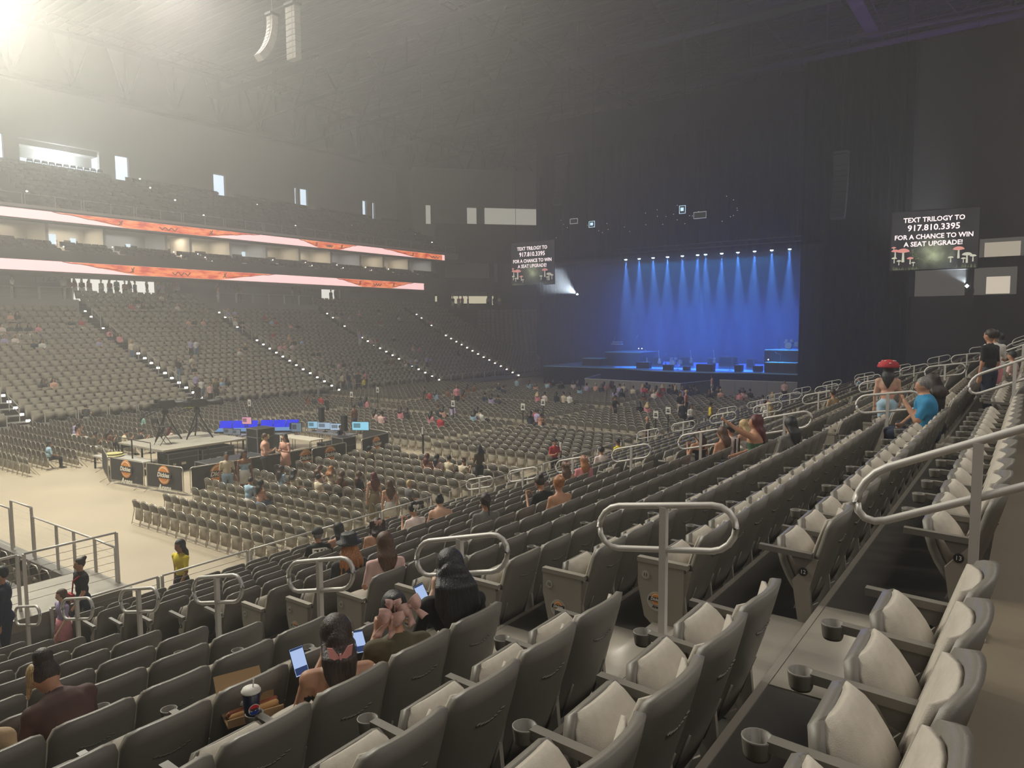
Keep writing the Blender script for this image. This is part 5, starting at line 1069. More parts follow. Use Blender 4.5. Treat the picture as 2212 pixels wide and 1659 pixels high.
def make_body(pose, build, vox, detail=False, sleeve=1, nameit='body', fem=False, skirt=False):
    """one continuous skin: capsules and ellipsoids fused by a voxel remesh; faces get slot 0 skin, 1 top, 2 bottom, 3 shoes"""
    J = skeleton(pose); B = MB(); T = []      # T: (p, q, r, slot)
    def c(p, q, r0, r1, slot, n=9): cap_(B, p, q, r0 * build, r1 * build, n); T.append((V(p), V(q), (r0 + r1) / 2 * build, slot))
    up_ = J['up']; fx = V((0, up_.z, -up_.y))
    rotm = Matrix((V((1, 0, 0)), V((0, up_.z, -up_.y)), up_)).transposed()
    for (nm, rr, slot) in (('hip', (.165, .12, .11), 2), ('waist', (.135, .10, .13), 1), ('chest', (.165, .115, .16), 1)):
        ell(B, J[nm], [x * build for x in rr], 12, 8, rotm); T.append((J[nm] - up_ * .05, J[nm] + up_ * .05, .11 * build, slot))
    T.append((J['chest'] + V((.12, 0, 0)), J['chest'] - V((.12, 0, 0)), .09, 1)); T.append((J['hip'] + V((.1, 0, 0)), J['hip'] - V((.1, 0, 0)), .09, 2))
    c(J['shL'], J['shR'], .062, .062, 1); c(J['neck'] - up_ * .04, J['head'] - J['hd'] * .05, .052, .046, 0)
    h = J['head']; hd = J['hd']; fwd = V((0, hd.z, -hd.y)); hr = Matrix((V((1, 0, 0)), fwd, hd)).transposed()
    ell(B, h, (.076, .093, .105), 14, 10, hr); ell(B, h + fwd * .02 - hd * .06, (.055, .065, .055), 10, 7, hr); T.append((h - hd * .06, h + hd * .04, .085, 0))
    if vox < .03:
        cap_(B, h + fwd * .085 + hd * .012, h + fwd * .108 - hd * .022, .010, .014, 6)
        for s in (-1, 1): ell(B, h + V((s * .078, 0, 0)) - hd * .01, (.012, .022, .032), 7, 5, hr); cap_(B, h + fwd * .086 + V((s * .015, 0, 0)) + hd * .03, h + fwd * .078 + V((s * .045, 0, 0)) + hd * .03, .009, .008, 6)
        cap_(B, h + fwd * .088 + V((-.02, 0, 0)) - hd * .058, h + fwd * .088 + V((.02, 0, 0)) - hd * .058, .009, .009, 6)
    for s, k in ((-1, 'L'), (1, 'R')):
        c(J['sh' + k], J['el' + k], .052, .041, 1 if sleeve else 0); c(J['el' + k], J['wr' + k], .038, .025, 1 if sleeve == 2 else 0)
        if sleeve == 1: T[-2] = (T[-2][0], T[-2][0].lerp(T[-2][1], .75), .052, 1); T.append((J['sh' + k].lerp(J['el' + k], .9), J['el' + k], .04, 0))
        hand(B, J, k, s, detail or vox < .024, pose in ('phone', 'drink', 'hold')); T.append((J['wr' + k], J['wr' + k] + (J['wr' + k] - J['el' + k]).normalized() * .15, .04, 0))
        c(J['hj' + k], J['kn' + k], .088, .058, 2); c(J['kn' + k], J['an' + k], .054, .034, 0 if skirt else 2)
        if skirt: T[-2] = (T[-2][0], T[-2][0].lerp(T[-2][1], .5), .08, 2); T.append((J['hj' + k].lerp(J['kn' + k], .7), J['kn' + k], .06, 0))
        c(J['an' + k] + V((0, -.03, -.04)), J['to' + k] + V((0, .02, -.01)), .038, .032, 3)
    me = remesh(B, vox, nameit)
    n = len(me.polygons); co = np.zeros(n * 3); me.polygons.foreach_get('center', co); co = co.reshape(-1, 3); best = np.full(n, 9.); sl = np.zeros(n, int)
    for p, q, r, slot in T:
        p = np.array(p); q = np.array(q); d = q - p; L2 = max(1e-9, d @ d); t = np.clip(((co - p) @ d) / L2, 0, 1); dist = np.linalg.norm(co - (p + t[:, None] * d), axis=1) - r
        m_ = dist < best; best[m_] = dist[m_]; sl[m_] = slot
    if not sleeve:      # strappy top: skin above the chest line
        nk = np.array(J['neck']); u_ = np.array(up_); hh = (co - nk) @ u_; sl[(hh > -.16) & (sl == 1)] = 0
    for i in range(4): me.materials.append(None)
    me.polygons.foreach_set('material_index', sl.astype(np.int32)); return me, J
def make_hair(style, J, vox):
    B = MB(); h, hd = J['head'], J['hd']; fwd = V((0, hd.z, -hd.y)); hr = Matrix((V((1, 0, 0)), fwd, hd)).transposed()
    dn = V((0, 0, -1)); bk = -fwd
    big = style in ('long', 'long_wavy', 'half_up', 'curly', 'bowhair')
    ell(B, h + bk * (.026 if big else .018) + hd * .022, (.098, .112, .112) if big else (.088, .097, .104), 14, 10, hr)
    if style in ('long', 'long_wavy', 'half_up', 'curly', 'bowhair', 'pigtails'):
        L = {'long': .34, 'long_wavy': .44, 'half_up': .36, 'curly': .22, 'bowhair': .3, 'pigtails': .1}[style]; w_ = {'curly': .12, 'long_wavy': .105, 'half_up': .066}.get(style, .078)
        n = 9; wave = style in ('long_wavy', 'curly'); top_w = .062
        ctr = h + bk * .06; nk = J['neck'] + bk * .095; nk.y = min(nk.y, J['chest'].y - .115)
        ell(B, h.lerp(nk, .5) + bk * .008, (w_ + .012, .055, .12), 12, 8)
        for k in range(n):
            x = (k / (n - 1) - .5) * 2; jit = .03 * math.sin(k * 2.4); p = ctr + V((x * top_w, .045 * x * x, -.01)); q = nk + V((x * w_, .03 * x * x, .02)); Lk = (L - .12) * (1 - .35 * x * x) + jit
            e = q + V((-x * w_ * (.45 if not wave else .05), -.02, -Lk)); md = q.lerp(e, .5) + V((x * .012 + (.014 * math.sin(k * 1.7) if wave else 0), -.012, 0))
            cap_(B, p, q, .034, .040, 6); cap_(B, q, md, .040, .036 if wave else .030, 6); cap_(B, md, e, .036 if wave else .030, .010, 6)
    if style in ('ponytail', 'half_up'): ell(B, h + bk * .11 + hd * .0, (.03, .04, .035), 8, 6); cap_(B, h + bk * .11, h + bk * .15 + dn * .22, .034, .014, 6)
    if style in ('bun', 'messy_bun', 'updo'):
        c_ = h + bk * .10 + hd * .095 if style != 'updo' else h + bk * .10 + hd * .05; rb = .065 if style == 'messy_bun' else .052; ell(B, c_, (rb, rb, rb * .85), 10, 7)
        if style == 'messy_bun':
            for a in range(9): cap_(B, c_, c_ + V((math.cos(a * .7) * .07, math.sin(a * .7) * .06, .035 * math.sin(a * 1.9))), .014, .005, 5)
    if style == 'pigtails':
        for s in (-1, 1): ell(B, h + V((s * .10, -.03, .05)), (.035, .035, .04), 8, 6); cap_(B, h + V((s * .10, -.03, .03)), h + V((s * .12, -.04, -.16)), .03, .012, 6)
    if style in ('cap', 'hat'):
        for k in range(6):
            x = (k / 5 - .5) * 2
            if style == 'hat': q = J['neck'] + bk * .09 + V((x * .12, 0, 0)); cap_(B, h + bk * .05 + V((x * .08, 0, -.02)), q, .03, .03, 6); cap_(B, q, q + V((.02 * x, -.03, -.20)), .03, .010, 6)
    me = remesh(B, vox, 'hair', 5 if vox < .02 else 2)
    # cut the face free: drop faces in front of and below the fringe line
    import bmesh
    bm = bmesh.new(); bm.from_mesh(me); dl = [f for f in bm.faces if (f.calc_center_median() - h).dot(fwd) > .045 and (f.calc_center_median() - h).dot(hd) < .055 and abs((f.calc_center_median() - h).x) < .07]
    bmesh.ops.delete(bm, geom=dl, context='FACES'); bm.to_mesh(me); bm.free(); me.polygons.foreach_set('use_smooth', [True] * len(me.polygons)); return me
_bc = {}; _hc = {}
def person(label, loc, rz, pose, hair, hc, top, sleeve, bottom, skin='skin', build=1.0, sc=1.0, vox=.034, group=None, skirt=False, shoe='shoe', lod=0):
    kb = (pose, build, vox, sleeve, skirt)
    if kb not in _bc: _bc[kb] = make_body(pose, build, vox, False, sleeve, 'body', False, skirt)
    me, J = _bc[kb]
    t = thing('person', label, 'person', loc, rz, group); t.scale = (sc, sc, sc); b = link('body', me, t)
    for i, mm in enumerate((pm(skin), pm(top if 'strap' not in top else 'black') if top != 'skin' else pm('black'), pm(bottom), pm(shoe))):
        b.material_slots[i].link = 'OBJECT'; b.material_slots[i].material = mm
    if hair != 'bald':
        kh = (hair, pose, vox)
        if kh not in _hc: _hc[kh] = make_hair(hair, J, vox * .8); _hc[kh].materials.append(None)
        o = link('hair', _hc[kh], t); o.material_slots[0].link = 'OBJECT'; o.material_slots[0].material = hm(hc)
    if hair in ('hat', 'cap'):
        q = MB(); h = J['head']; 
        if hair == 'hat': q.lathe(h + V((0, -.02, .055)), [(.0, -.01), (.15, -.012), (.155, .0), (.105, .012), (.095, .10), (.07, .115), (0, .10)], 20)
        else: q.lathe(h + V((0, -.01, .035)), [(.105, 0), (.10, .05), (.06, .095), (0, .105)], 14); q.box(h + V((0, .12, .04)), (.13, .10, .012))
        part('hat', q, pm('charcoal') if hair == 'cap' else hm('black'), t, True)
    t['_J'] = 0; del t['_J']
    return t, J
def bow(parent, c, s, m_, rot=0):
    b = MB()
    for sx in (-1, 1):
        def loop(a, e, sx=sx):
            w_ = s * (.10 + .52 * math.sin(math.pi * min(1, .12 + a * .72))); x = sx * s * 1.05 * a
            return (x, -.02 - .03 * math.sin(math.pi * a) + .010 * math.cos(e * 6.3) * a, (e - .5) * 2 * w_ + .12 * s * a)
        b.shell(loop, 7, 6, (0, -.003, 0))
        def tail(a, e, sx=sx): return (sx * s * (.12 + .5 * a) + (e - .5) * s * (.25 + .45 * a), -.018 - .012 * math.sin(a * 6) - .006 * math.sin(e * 5), -s * 1.55 * a - abs(e - .5) * s * .3 * a)
        b.shell(tail, 7, 3, (0, -.003, 0))
    ell(b, (0, -.026, 0), (s * .17, .016, s * .2), 8, 6); o = part('hair_bow', b, m_, parent, True); o.location = c; o.rotation_euler = (0, rot, 0); return o
M['bow'] = mat('pink_organza', (.74, .47, .42), .5, 0, .22, 25, 0, alpha=.82); M['butterfly'] = mat('pink_clip', (.70, .30, .28), .4)
SK = ['skin', 'skin3', 'skin', 'skin2', 'skin']
def phone(parent_label, loc, rot, on=True, w_=.075, h=.155, ui=True):
    t = thing('smartphone', parent_label, 'phone', loc); t.rotation_euler = rot
    b = MB(); b.box((0, 0, 0), (w_, .009, h)); part('case', b, M['blackp'], t)
    b = MB(); b.box((0, -.006, 0), (w_ - .008, .002, h - .01)); part('screen', b, emis('phone_screen', (.48, .62, .95), .85), t)
    b = MB(); b.box((0, -.0075, h * .43), (w_ - .01, .001, h * .07)); b.box((0, -.0075, -h * .32), (w_ - .012, .001, h * .24)); part('screen_bar', b, emis('phone_bar', (.05, .08, .2), .6), t); return t
for q, (key, row, u, hair, hc, top, slv, bot, pose, lab) in enumerate(NP):
    hero = key in ('H1', 'H2', 'H3', 'H4', 'H5'); near = row > 0 and u < 16
    v = .40 + A_ * (row - 1); z = fz(row); sc = .97 if hero else (1.08 if key in ('n26', 'n27', 'n23') else .97)
    zoff = -.07 if key not in ('H2', 'H3') else -.11
    if key in ('H2', 'H3'): sc = .91
    t, J = person(lab + (' in the stand' if len(lab.split()) < 14 else ''), (u, v - .02, z + zoff), R({'H4': 5, 'H3': -34, 'H1': -36, 'H2': -30, 'n26': 14, 'n23': 14}.get(key, random.uniform(-40, -10))), pose, hair, hc, top, slv, bot, {'H2': 'skin', 'H1': 'skin3', 'n12': 'skin3', 'n19': 'skin2'}.get(key, 'skin'), {'H4': 1.12, 'H5': 1.12, 'n12': 1.2, 'n6': 1.1, 'n26': 1.3, 'n27': 1.2, 'n23': 1.15, 'n7': 1.1}.get(key, 1.0), sc, .0115 if hero and key in ('H1', 'H3', 'H2') else (.016 if hero else .026))
    h = J['head']
    if key == 'H2':
        bow(t, h + V((-.05, -.10, .0)), .085, M['bow'], R(18)); bow(t, h + V((.075, -.085, .05)), .08, M['bow'], R(-28)); bow(t, h + V((-.03, -.085, .085)), .05, M['bow'], R(5))
    if key == 'H3':
        b = MB()
        for s in (-1, 1):
            b.prism([(0, .005), (s * .035, .05), (s * .06, .055), (s * .052, .015), (s * .02, -.002)], 'y', -.006, 0); b.prism([(0, -.002), (s * .03, -.01), (s * .045, -.035), (s * .03, -.06), (s * .012, -.03)], 'y', -.006, 0)
        b.box((0, -.006, 0), (.01, .012, .05)); o = part('butterfly_clip', b, M['butterfly'], t, label='pink butterfly hair clip'); o.location = h + V((.0, -.222, -.05)); o.scale = (1.2, 1, 1.5)
    if key in ('n11', 'n20', 'n16', 'n17', 'n9'): bow(t, h + V((0, -.10, .08)), .06, M['bow'] if key != 'n11' else pm('white'))
    if key == 'n7': text('shirt_lettering', 'FTP', .17, M['lwhite'], t, frame((0, J['chest'].y - .135, J['chest'].z + .03), (1, 0, 0), (0, .1, 1)), .003, 0, .006)
    if key in ('n22',):
        b = MB()
        for x in (-.07, .07): b.box((x, J['chest'].y - .118, J['chest'].z - .02), (.035, .012, .3))
        part('stripe', b, pm('black'), t, label='black stripe on the shirt')
    if key == 'H4': 
        b = MB(); ell(b, h + V((-.055, .03, .02)), (.045, .07, .085)); cap_(b, h + V((-.075, .05, 0)), h + V((-.075, .08, -.15)), .022, .012); cap_(b, h + V((-.06, .07, 0)), h + V((-.05, .10, -.13)), .02, .010); o = link('hair_streak', remesh(b, .016, 'streak', 1), t); o.data.materials.append(hm('blond')); o['label'] = 'blond front hair'
phone('lit smartphone held up by the person with very long black hair', (3.62, 3.42, 4.10), (R(-25), R(-18), R(-28)))
phone('lit smartphone held by the person with pink bows', (3.10, 3.50, 3.93), (R(-40), R(8), R(-12)), w_=.085)
phone('lit smartphone held by the person with the butterfly clip', (2.58, 3.44, 4.02), (R(-25), R(-8), R(-22)), w_=.085, h=.17)
def cup(label, loc):
    t = thing('soda_cup', label, 'cup', loc); b = MB(); b.lathe((0, 0, 0), [(.032, 0), (.034, .01), (.046, .165), (.0, .165)], 18); part('cup_wall', b, mat('cup_navy', (.006, .008, .03), .4), t, True)
    b = MB(); b.lathe((0, 0, .165), [(.050, 0), (.050, .008), (.045, .012), (.043, .02), (0, .021)], 18); part('lid', b, M['white'], t, True); b = MB(); b.tube([(.012, 0, .18), (.018, 0, .225)], .004, 6); part('straw', b, M['white'], t)
    fr = frame((-.012, -.0415, .085), (.96, -.28, 0), (0, -.08, 1))
    def seg(a0, a1, m_, nm):
        b = MB(); n = 14; P = [(.027 * math.cos(R(a0 + (a1 - a0) * k / n)), .027 * math.sin(R(a0 + (a1 - a0) * k / n))) for k in range(n + 1)]; b.prism(P, 'z', 0, .003); o = part(nm, b, m_, t); o.matrix_local = fr
    b = MB(); b.lathe((0, 0, -.002), [(.030, 0), (.030, .003)], 20); o = part('logo_disc', b, M['white'], t); o.matrix_local = fr
    seg(18, 162, mat('logo_red', (.6, .02, .03), .5), 'logo_red'); seg(198, 342, mat('logo_blue', (.01, .05, .35), .5), 'logo_blue'); text('logo_lettering', 'PEPSI', .019, M['ink'], t, fr @ Matrix.Translation((0, 0, .003)), .0008, 0, .0006); return t
cup('dark soda cup with a round red and blue logo in the cup holder', (2.12, 3.235, 3.93))
t = thing('water_bottle', 'clear water bottle with a blue label beside the butterfly clip', 'bottle', (2.93, 3.38, 3.86)); M['water'] = mat('bottle_plastic', (.75, .85, .9), .08, 0, trans=.85)
b = MB(); b.lathe((0, 0, 0), [(.028, 0), (.032, .01), (.032, .14), (.026, .17), (.012, .195), (.012, .21), (0, .21)], 16); part('bottle_wall', b, M['water'], t, True)
b = MB(); b.lathe((0, 0, .07), [(.0335, 0), (.0335, .065)], 16); part('label', b, mat('bottle_label', (.02, .10, .35), .5), t, True); b = MB(); b.lathe((0, 0, .205), [(.015, 0), (.015, .02), (0, .021)], 12); part('cap', b, M['white'], t); text('label_lettering', 'AQUA', .022, M['lwhite'], t, frame((-.004, -.0345, .10), (1, 0, 0), (0, 0, 1)), .0008)
t = thing('food_tray', 'brown cardboard tray with a hot dog in the lap', 'tray', (2.28, 3.48, 3.83), R(-20)); M['card'] = mat('brown_card', (.38, .24, .12), .8)
b = MB(); b.bx(-.15, .15, -.10, .10, 0, .008); b.bx(-.15, .15, .095, .105, 0, .045); b.bx(-.15, .15, -.105, -.095, 0, .045); b.box((-.02, .18, .08), (.26, .18, .006), Matrix.Rotation(R(48), 3, 'X')); part('card', b, M['card'], t)
t = thing('hot_dog', 'hot dog in a long bun on the cardboard tray', 'hot dog', (2.27, 3.45, 3.845), R(-12)); b = MB(); cap_(b, (-.12, -.018, .02), (.12, -.018, .02), .02, .02); cap_(b, (-.12, .02, .02), (.12, .02, .02), .02, .02); part('bun', b, mat('bread', (.62, .36, .14), .7), t, True); b = MB(); cap_(b, (-.13, 0, .035), (.13, 0, .035), .013, .013); part('sausage', b, mat('sausage', (.3, .07, .03), .4), t, True)
t = thing('foil_wrapper', 'crumpled white wrapper on the cardboard tray', 'wrapper', (2.30, 3.56, 3.845)); b = MB(); ell(b, (0, 0, .025), (.06, .035, .028), 9, 6); b.v = [(x + random.uniform(-.006, .006), y + random.uniform(-.006, .006), z_) for x, y, z_ in b.v]; part('paper', b, M['white'], t)
# named standing people on the floor and deck
SP_ = [
 ('staff member in a yellow shirt with long dark hair walking behind the front rail', 7.55, 13.75, 0, 'walk', 'long', 'black', 'yellow', 1, 'black', 'skin2', 100, 1.03),
 ('person in a black top with a red crossbody bag walking on the deck', 5.35, 12.95, fz(15), 'walk', 'bun', 'darkbrown', 'black', 1, 'navy', 'skin', 90, .90),
 ('young person in a pink skirt and lilac top hurrying past the loop rails', 4.78, 12.3, fz(15) - .0, 'walk', 'long', 'brown', 'lilac', 1, 'pink', 'skin3', 95, .76),
 ('person in dark clothes with white sleeves cut by the left edge', 3.74, 11.5, fz(13), 'stand', 'short', 'black', 'navy', 2, 'navy', 'skin', 60, .95),
 ('large person in a pale pink tee standing beside the barricade', 16.1, 23.1, 0, 'hold', 'short', 'brown', 'peach', 1, 'charcoal', 'skin3', -130, 1.2),
 ('person in a pale pink dress with a white bow standing beside the barricade', 16.9, 22.95, 0, 'hold', 'long', 'darkbrown', 'peach', 1, 'peach', 'skin3', 100, 1.13),
 ('person in a cream tee and light jeans standing at the corner banner', 13.8, 21.95, 0, 'stand', 'short', 'black', 'cream', 1, 'lightblue', 'skin2', 150, 1.05),
 ('person in a light blue strappy top and white skirt with a veil', 14.2, 21.55, 0, 'stand', 'long', 'darkbrown', 'lightblue', 0, 'white', 'skin2', 165, 1.08),
 ('person with long red hair in a tan dress standing among folding chairs', 14.55, 15.6, 0, 'stand', 'long_wavy', 'darkred', 'khaki', 0, 'khaki', 'skin3', -20, 1.0),
 ('person with long brown hair and a white skirt standing by the rail', 14.2, 14.6, 0, 'stand', 'long_wavy', 'brown', 'peach', 0, 'white', 'skin3', -25, .97),
 ('person in a dark green tee standing among folding chairs with paper in hand', 19.8, 15.8, 0, 'hold', 'curly', 'black', 'olive', 1, 'black', 'skin2', -10, 1.03),
 ('usher in a dark vest and white sleeves shading the eyes, standing mid floor', 37.8, 19.9, 0, 'call', 'cap', 'black', 'charcoal', 1, 'greyshirt', 'skin', 165, 1.05),
 ('bald person in a grey tee standing past the near rail', 30.2, 14.2, 0, 'stand', 'bald', 'grey', 'greyshirt', 1, 'navy', 'skin', 0, 1.04),
 ('person in a black suit standing in a group by the near rail', 37.2, 15.4, 0, 'stand', 'short', 'black', 'black', 2, 'black', 'skin', -60, 1.05),
 ('staff member with white sleeves and folded arms by the near rail', 36.4, 14.6, 0, 'hold', 'short', 'black', 'white', 2, 'black', 'skin2', 140, 1.02),
 ('staff member in a bright yellow shirt with folded arms by the near rail', 37.3, 13.9, 0, 'hold', 'short', 'black', 'yellow', 1, 'black', 'skin2', 200, 1.05),
 ('person in a black tee standing before the far wall rail', 18.3, 42.6, 0, 'hold', 'short', 'darkbrown', 'charcoal', 1, 'greyshirt', 'skin3', -60, 1.04),
 ('person in a brown shirt standing among chairs behind the mixing position', 26.2, 29.5, 0, 'stand', 'short', 'black', 'brownshirt', 1, 'navy', 'skin2', 0, 1.05),
 ('staff member in a yellow vest against the far wall', 41.3, 45.2, 0, 'stand', 'short', 'black', 'yellow', 1, 'navy', 'skin', 180, 1.0),
 ('person in a vest with white sleeves standing in the middle block', 37.0, 34.4, 0, 'stand', 'short', 'black', 'charcoal', 1, 'black', 'skin', 60, 1.03),
 ('dark-clothed person standing by the far wall near the aisle lights', 48.9, 45.0, 0, 'stand', 'short', 'black', 'black', 2, 'black', 'skin', 180, 1.05),
 ('security worker in a dark uniform seated high inside the mixing position', 22.2, 26.0, 0, 'hold', 'short', 'black', 'navy', 2, 'navy', 'skin2', 190, .82),
 ('person in a red mushroom cap hat and denim shorts standing in the second aisle', 14.75, 2.14, fz(3) + .0, 'stand', 'long', 'black', 'peach', 0, 'lightblue', 'skin3', -82, .95),
 ('person in a red patterned shirt and dark cap on the stair by the rail', 21.3, 13.6, .35, 'hold', 'cap', 'black', 'red', 1, 'black', 'skin', 150, .95),
 ('person in a black printed tee standing at the top of the second aisle', 15.6, .62, fz(1), 'stand', 'short', 'darkbrown', 'black', 1, 'navy', 'skin', -30, 1.02),
 ('person in white carrying a bundle behind the black printed tee', 17.2, .62, fz(1), 'hold', 'short', 'black', 'white', 1, 'pink', 'skin', -60, 1.0),
 ('person in pale pink at the far end of the top row group', 18.8, .6, fz(1), 'stand', 'long', 'black', 'pinkpale', 1, 'white', 'skin3', -30, .95),
 ('person leaning at the far left stand steps in a dark green shirt', 28.9, 46.9, .5, 'stand', 'short', 'darkbrown', 'olive', 1, 'black', 'skin', 170, 1.1),
]
for (lab, u, v, z, pose, hair, hc, top, slv, bot, skin, rz, sc) in SP_:
    near = u < 23; sk = bot in ('pink', 'white', 'khaki') and hair != 'short' or 'shorts' in lab
    t, J = person(lab, (u, v, z), R(rz), pose, hair, hc, top, slv, bot, skin, 1.25 if 'large' in lab else (1.1 if 'black top' in lab else 1.0), sc, .022 if near else .036, skirt=sk)
    if bot in ('pink', 'white', 'khaki', 'peach') and sk or 'dress' in lab:
        b = MB(); L = .42 if bot != 'khaki' else .75; b.lathe((0, 0, 0), [(.15, 0), (.17, -.12), (.21 if bot != 'khaki' else .17, -L), (.19 if bot != 'khaki' else .15, -L)], 16); b.v = [(x, y * .8, z_) for x, y, z_ in b.v]; o = part('skirt', b, pm(bot), t, True); o.location = J['waist'] + V((0, 0, -.02))
    if 'red crossbody' in lab:
        b = MB(); b.tube([J['shL'] + V((.03, .08, .04)), J['chest'] + V((0, .14, 0)), J['hip'] + V((.12, .14, .05))], .014, 5); b.box(J['hip'] + V((.13, .15, .03)), (.2, .06, .13)); part('crossbody_bag', b, pm('red'), t)
    if 'mushroom' in lab:
        b = MB(); b.lathe(J['head'] + V((0, -.01, .04)), [(.0, .0), (.19, .0), (.20, .02), (.17, .09), (.10, .14), (0, .155)], 20); o = part('mushroom_hat', b, pm('red'), t, True, label='red hat with white dots')
        b = MB()
        for a in range(9): 
            an = a * .698; rr, zz = ((.165, .10) if a % 2 else (.11, .14)); b.lathe(J['head'] + V((rr * math.cos(an), -.01 + rr * math.sin(an), .04 + zz - .012)), [(.0, -.012), (.026, 0), (0, .012)], 8)
        part('hat_dot', b, M['white'], t)
    if 'long red hair' in lab or 'vest' in lab: pass
# seated people with their own look on the floor
FS = [(15.9, 15.45, 'short', 'blond', 'grey', 'person with bleached hair resting both arms on chair backs'), (13.35, 20.0, 'short', 'darkbrown', 'lightblue', 'person in a tie-dye tee seated in the third row'), (13.3, 19.3, 'long', 'black', 'peach', 'person in a peach top seated beside the tie-dye tee'), (15.1, 20.7, 'long_wavy', 'darkbrown', 'lightblue', 'person with very long brown hair leaning over'), (14.9, 19.75, 'curly', 'black', 'cream', 'person with curly black hair near the barricade'), (15.85, 19.7, 'long', 'brown', 'pinkpale', 'person with brown hair, left of two beside the barricade'), (16.0, 19.2, 'curly', 'ginger', 'cream', 'person with ginger curls, right of two beside the barricade'), (14.9, 18.5, 'updo', 'black', 'cream', 'person with white ribbons in a floral dress'), (15.6, 18.2, 'long', 'brown', 'brownshirt', 'person with long brown hair facing a friend'), (15.9, 17.7, 'long', 'brown', 'black', 'person in a black top with brown hair mid block'), (19.5, 21.1, 'cap', 'black', 'olive', 'person in a cap and olive top beyond the black case'), (19.6, 18.1, 'long', 'darkred', 'peach', 'person with dark red hair, left of four together'), (19.7, 17.7, 'long', 'black', 'pinkpale', 'person with black hair, second of four together'), (19.8, 17.2, 'short', 'black', 'cream', 'person in a cream sweater, third of four together'), (19.6, 16.4, 'bun', 'brown', 'cream', 'person in cream holding a poster, last of four together'), (28.35, 30.2, 'short', 'black', 'yellow', 'person in tie-dye yellow behind the mixing position'), (27.8, 29.0, 'long', 'darkbrown', 'pink', 'person in coral with long dark hair behind the mixing position'), (33.5, 22.6, 'short', 'black', 'red', 'person in a red tee in the middle block'), (32.0, 21.3, 'short', 'darkbrown', 'peach', 'person in peach seated just left of the red tee'), (12.9, 33.5, 'cap', 'black', 'lightblue', 'person in light blue with a black cap at the end of a left row'), (16.5, 39.6, 'short', 'darkbrown', 'lilac', 'person in a lilac tee in the left floor block'), (16.2, 38.5, 'long', 'black', 'peach', 'person in peach with black hair in the left floor block'), (15.3, 34.9, 'short', 'black', 'olive', 'person in olive in the left floor block'), (16.0, 35.0, 'long', 'black', 'brownshirt', 'person with black hair in brown in the left floor block'), (16.3, 34.1, 'short', 'black', 'cream', 'person in cream near the camera riser'), (16.9, 33.8, 'short', 'black', 'charcoal', 'person in black near the camera riser'), (18.0, 33.2, 'long', 'darkred', 'pinkpale', 'person with red hair behind the camera riser'), (20.0, 39.6, 'long', 'black', 'mint', 'person in teal by the far wall left of the cameras'), (31.0, 25.0, 'long', 'black', 'hotpink', 'person with a hot pink bag in the middle block')]
for (u, v, hair, hc, top, lab) in FS:
    person(lab + (' on the floor' if len(lab.split()) < 14 else ''), (u - .03, v, -.02), R(-90 + random.uniform(-12, 12)), random.choice(['lap', 'phone', 'lap']), hair, hc, top, 1 if top not in ('peach',) else 0, random.choice(['denim', 'black', 'white']), random.choice(SK), 1.0, .98, .026)
# the wider crowd
FARP = [(21.3,16,0),(21.73,16,0),(20.12,14,0),(20.62,14,0),(21.16,14,0),(21.82,14,0),(22.43,14,0),(19.62,12,0),(20.28,12,0),(21.11,11,0),(21.62,11,0),(25.02,15,0),(25.76,15,0),(25.42,11,0),(27.0,13,0),(26.68,12,0),(27.34,12,0),(30.92,18,0),(31.86,19,0),(31.91,18,0),(32.55,18,0),(34.99,18,0),(34.49,20,0),(35.31,20,0),(35.03,15,0),(35.86,15,0),(34.48,15,0),(30.68,7,0),(29.81,5,0),(29.92,2,0),(30.45,2,0),(30.92,2,0),(35.42,8,0),(36.55,9,0),(39.44,17,0),(40.13,17,0),(39.04,15,0),(39.72,15,0),(42.8,16,0),(42.99,15,0),(43.49,15,0),(41.25,12,0),(44.54,14,0),(45.41,14,0),(42.37,11,0),(42.29,10,0),(43.12,10,0),(40.11,9,0),(40.58,9,0),(41.37,9,0),(42.27,7,0),(42.93,7,0),(19.24,4,0),(19.83,4,0),(51.79,10,0),(52.61,10,0),(45.45,4,0),(42.35,4,0),(43.11,4,0),(43.62,4,0),(48.89,4,0),(49.57,4,0),(50.69,3,0),(52.3,4,0),(53.05,4,0),(55.23,4,0),(57.21,15,0),(55.16,10,0),(55.35,7,0),(56.25,7,0),(60.71,5,0),(52.39,17,0),(53.2,17,0),(55.75,17,0),(53.46,16,0),(59.49,18,0),(61.1,16,0),(65.74,15,0),(26.78,9,1),(31.43,9,1),(31.86,9,1),(28.41,5,1),(28.22,2,1),(28.1,1,1),(27.3,0,1),(28.23,0,1),(50.01,10,1),(40.2,0,1),(40.82,0,1),(41.97,0,1),(42.72,0,1),(41.77,0,1),(53.3,3,1)]
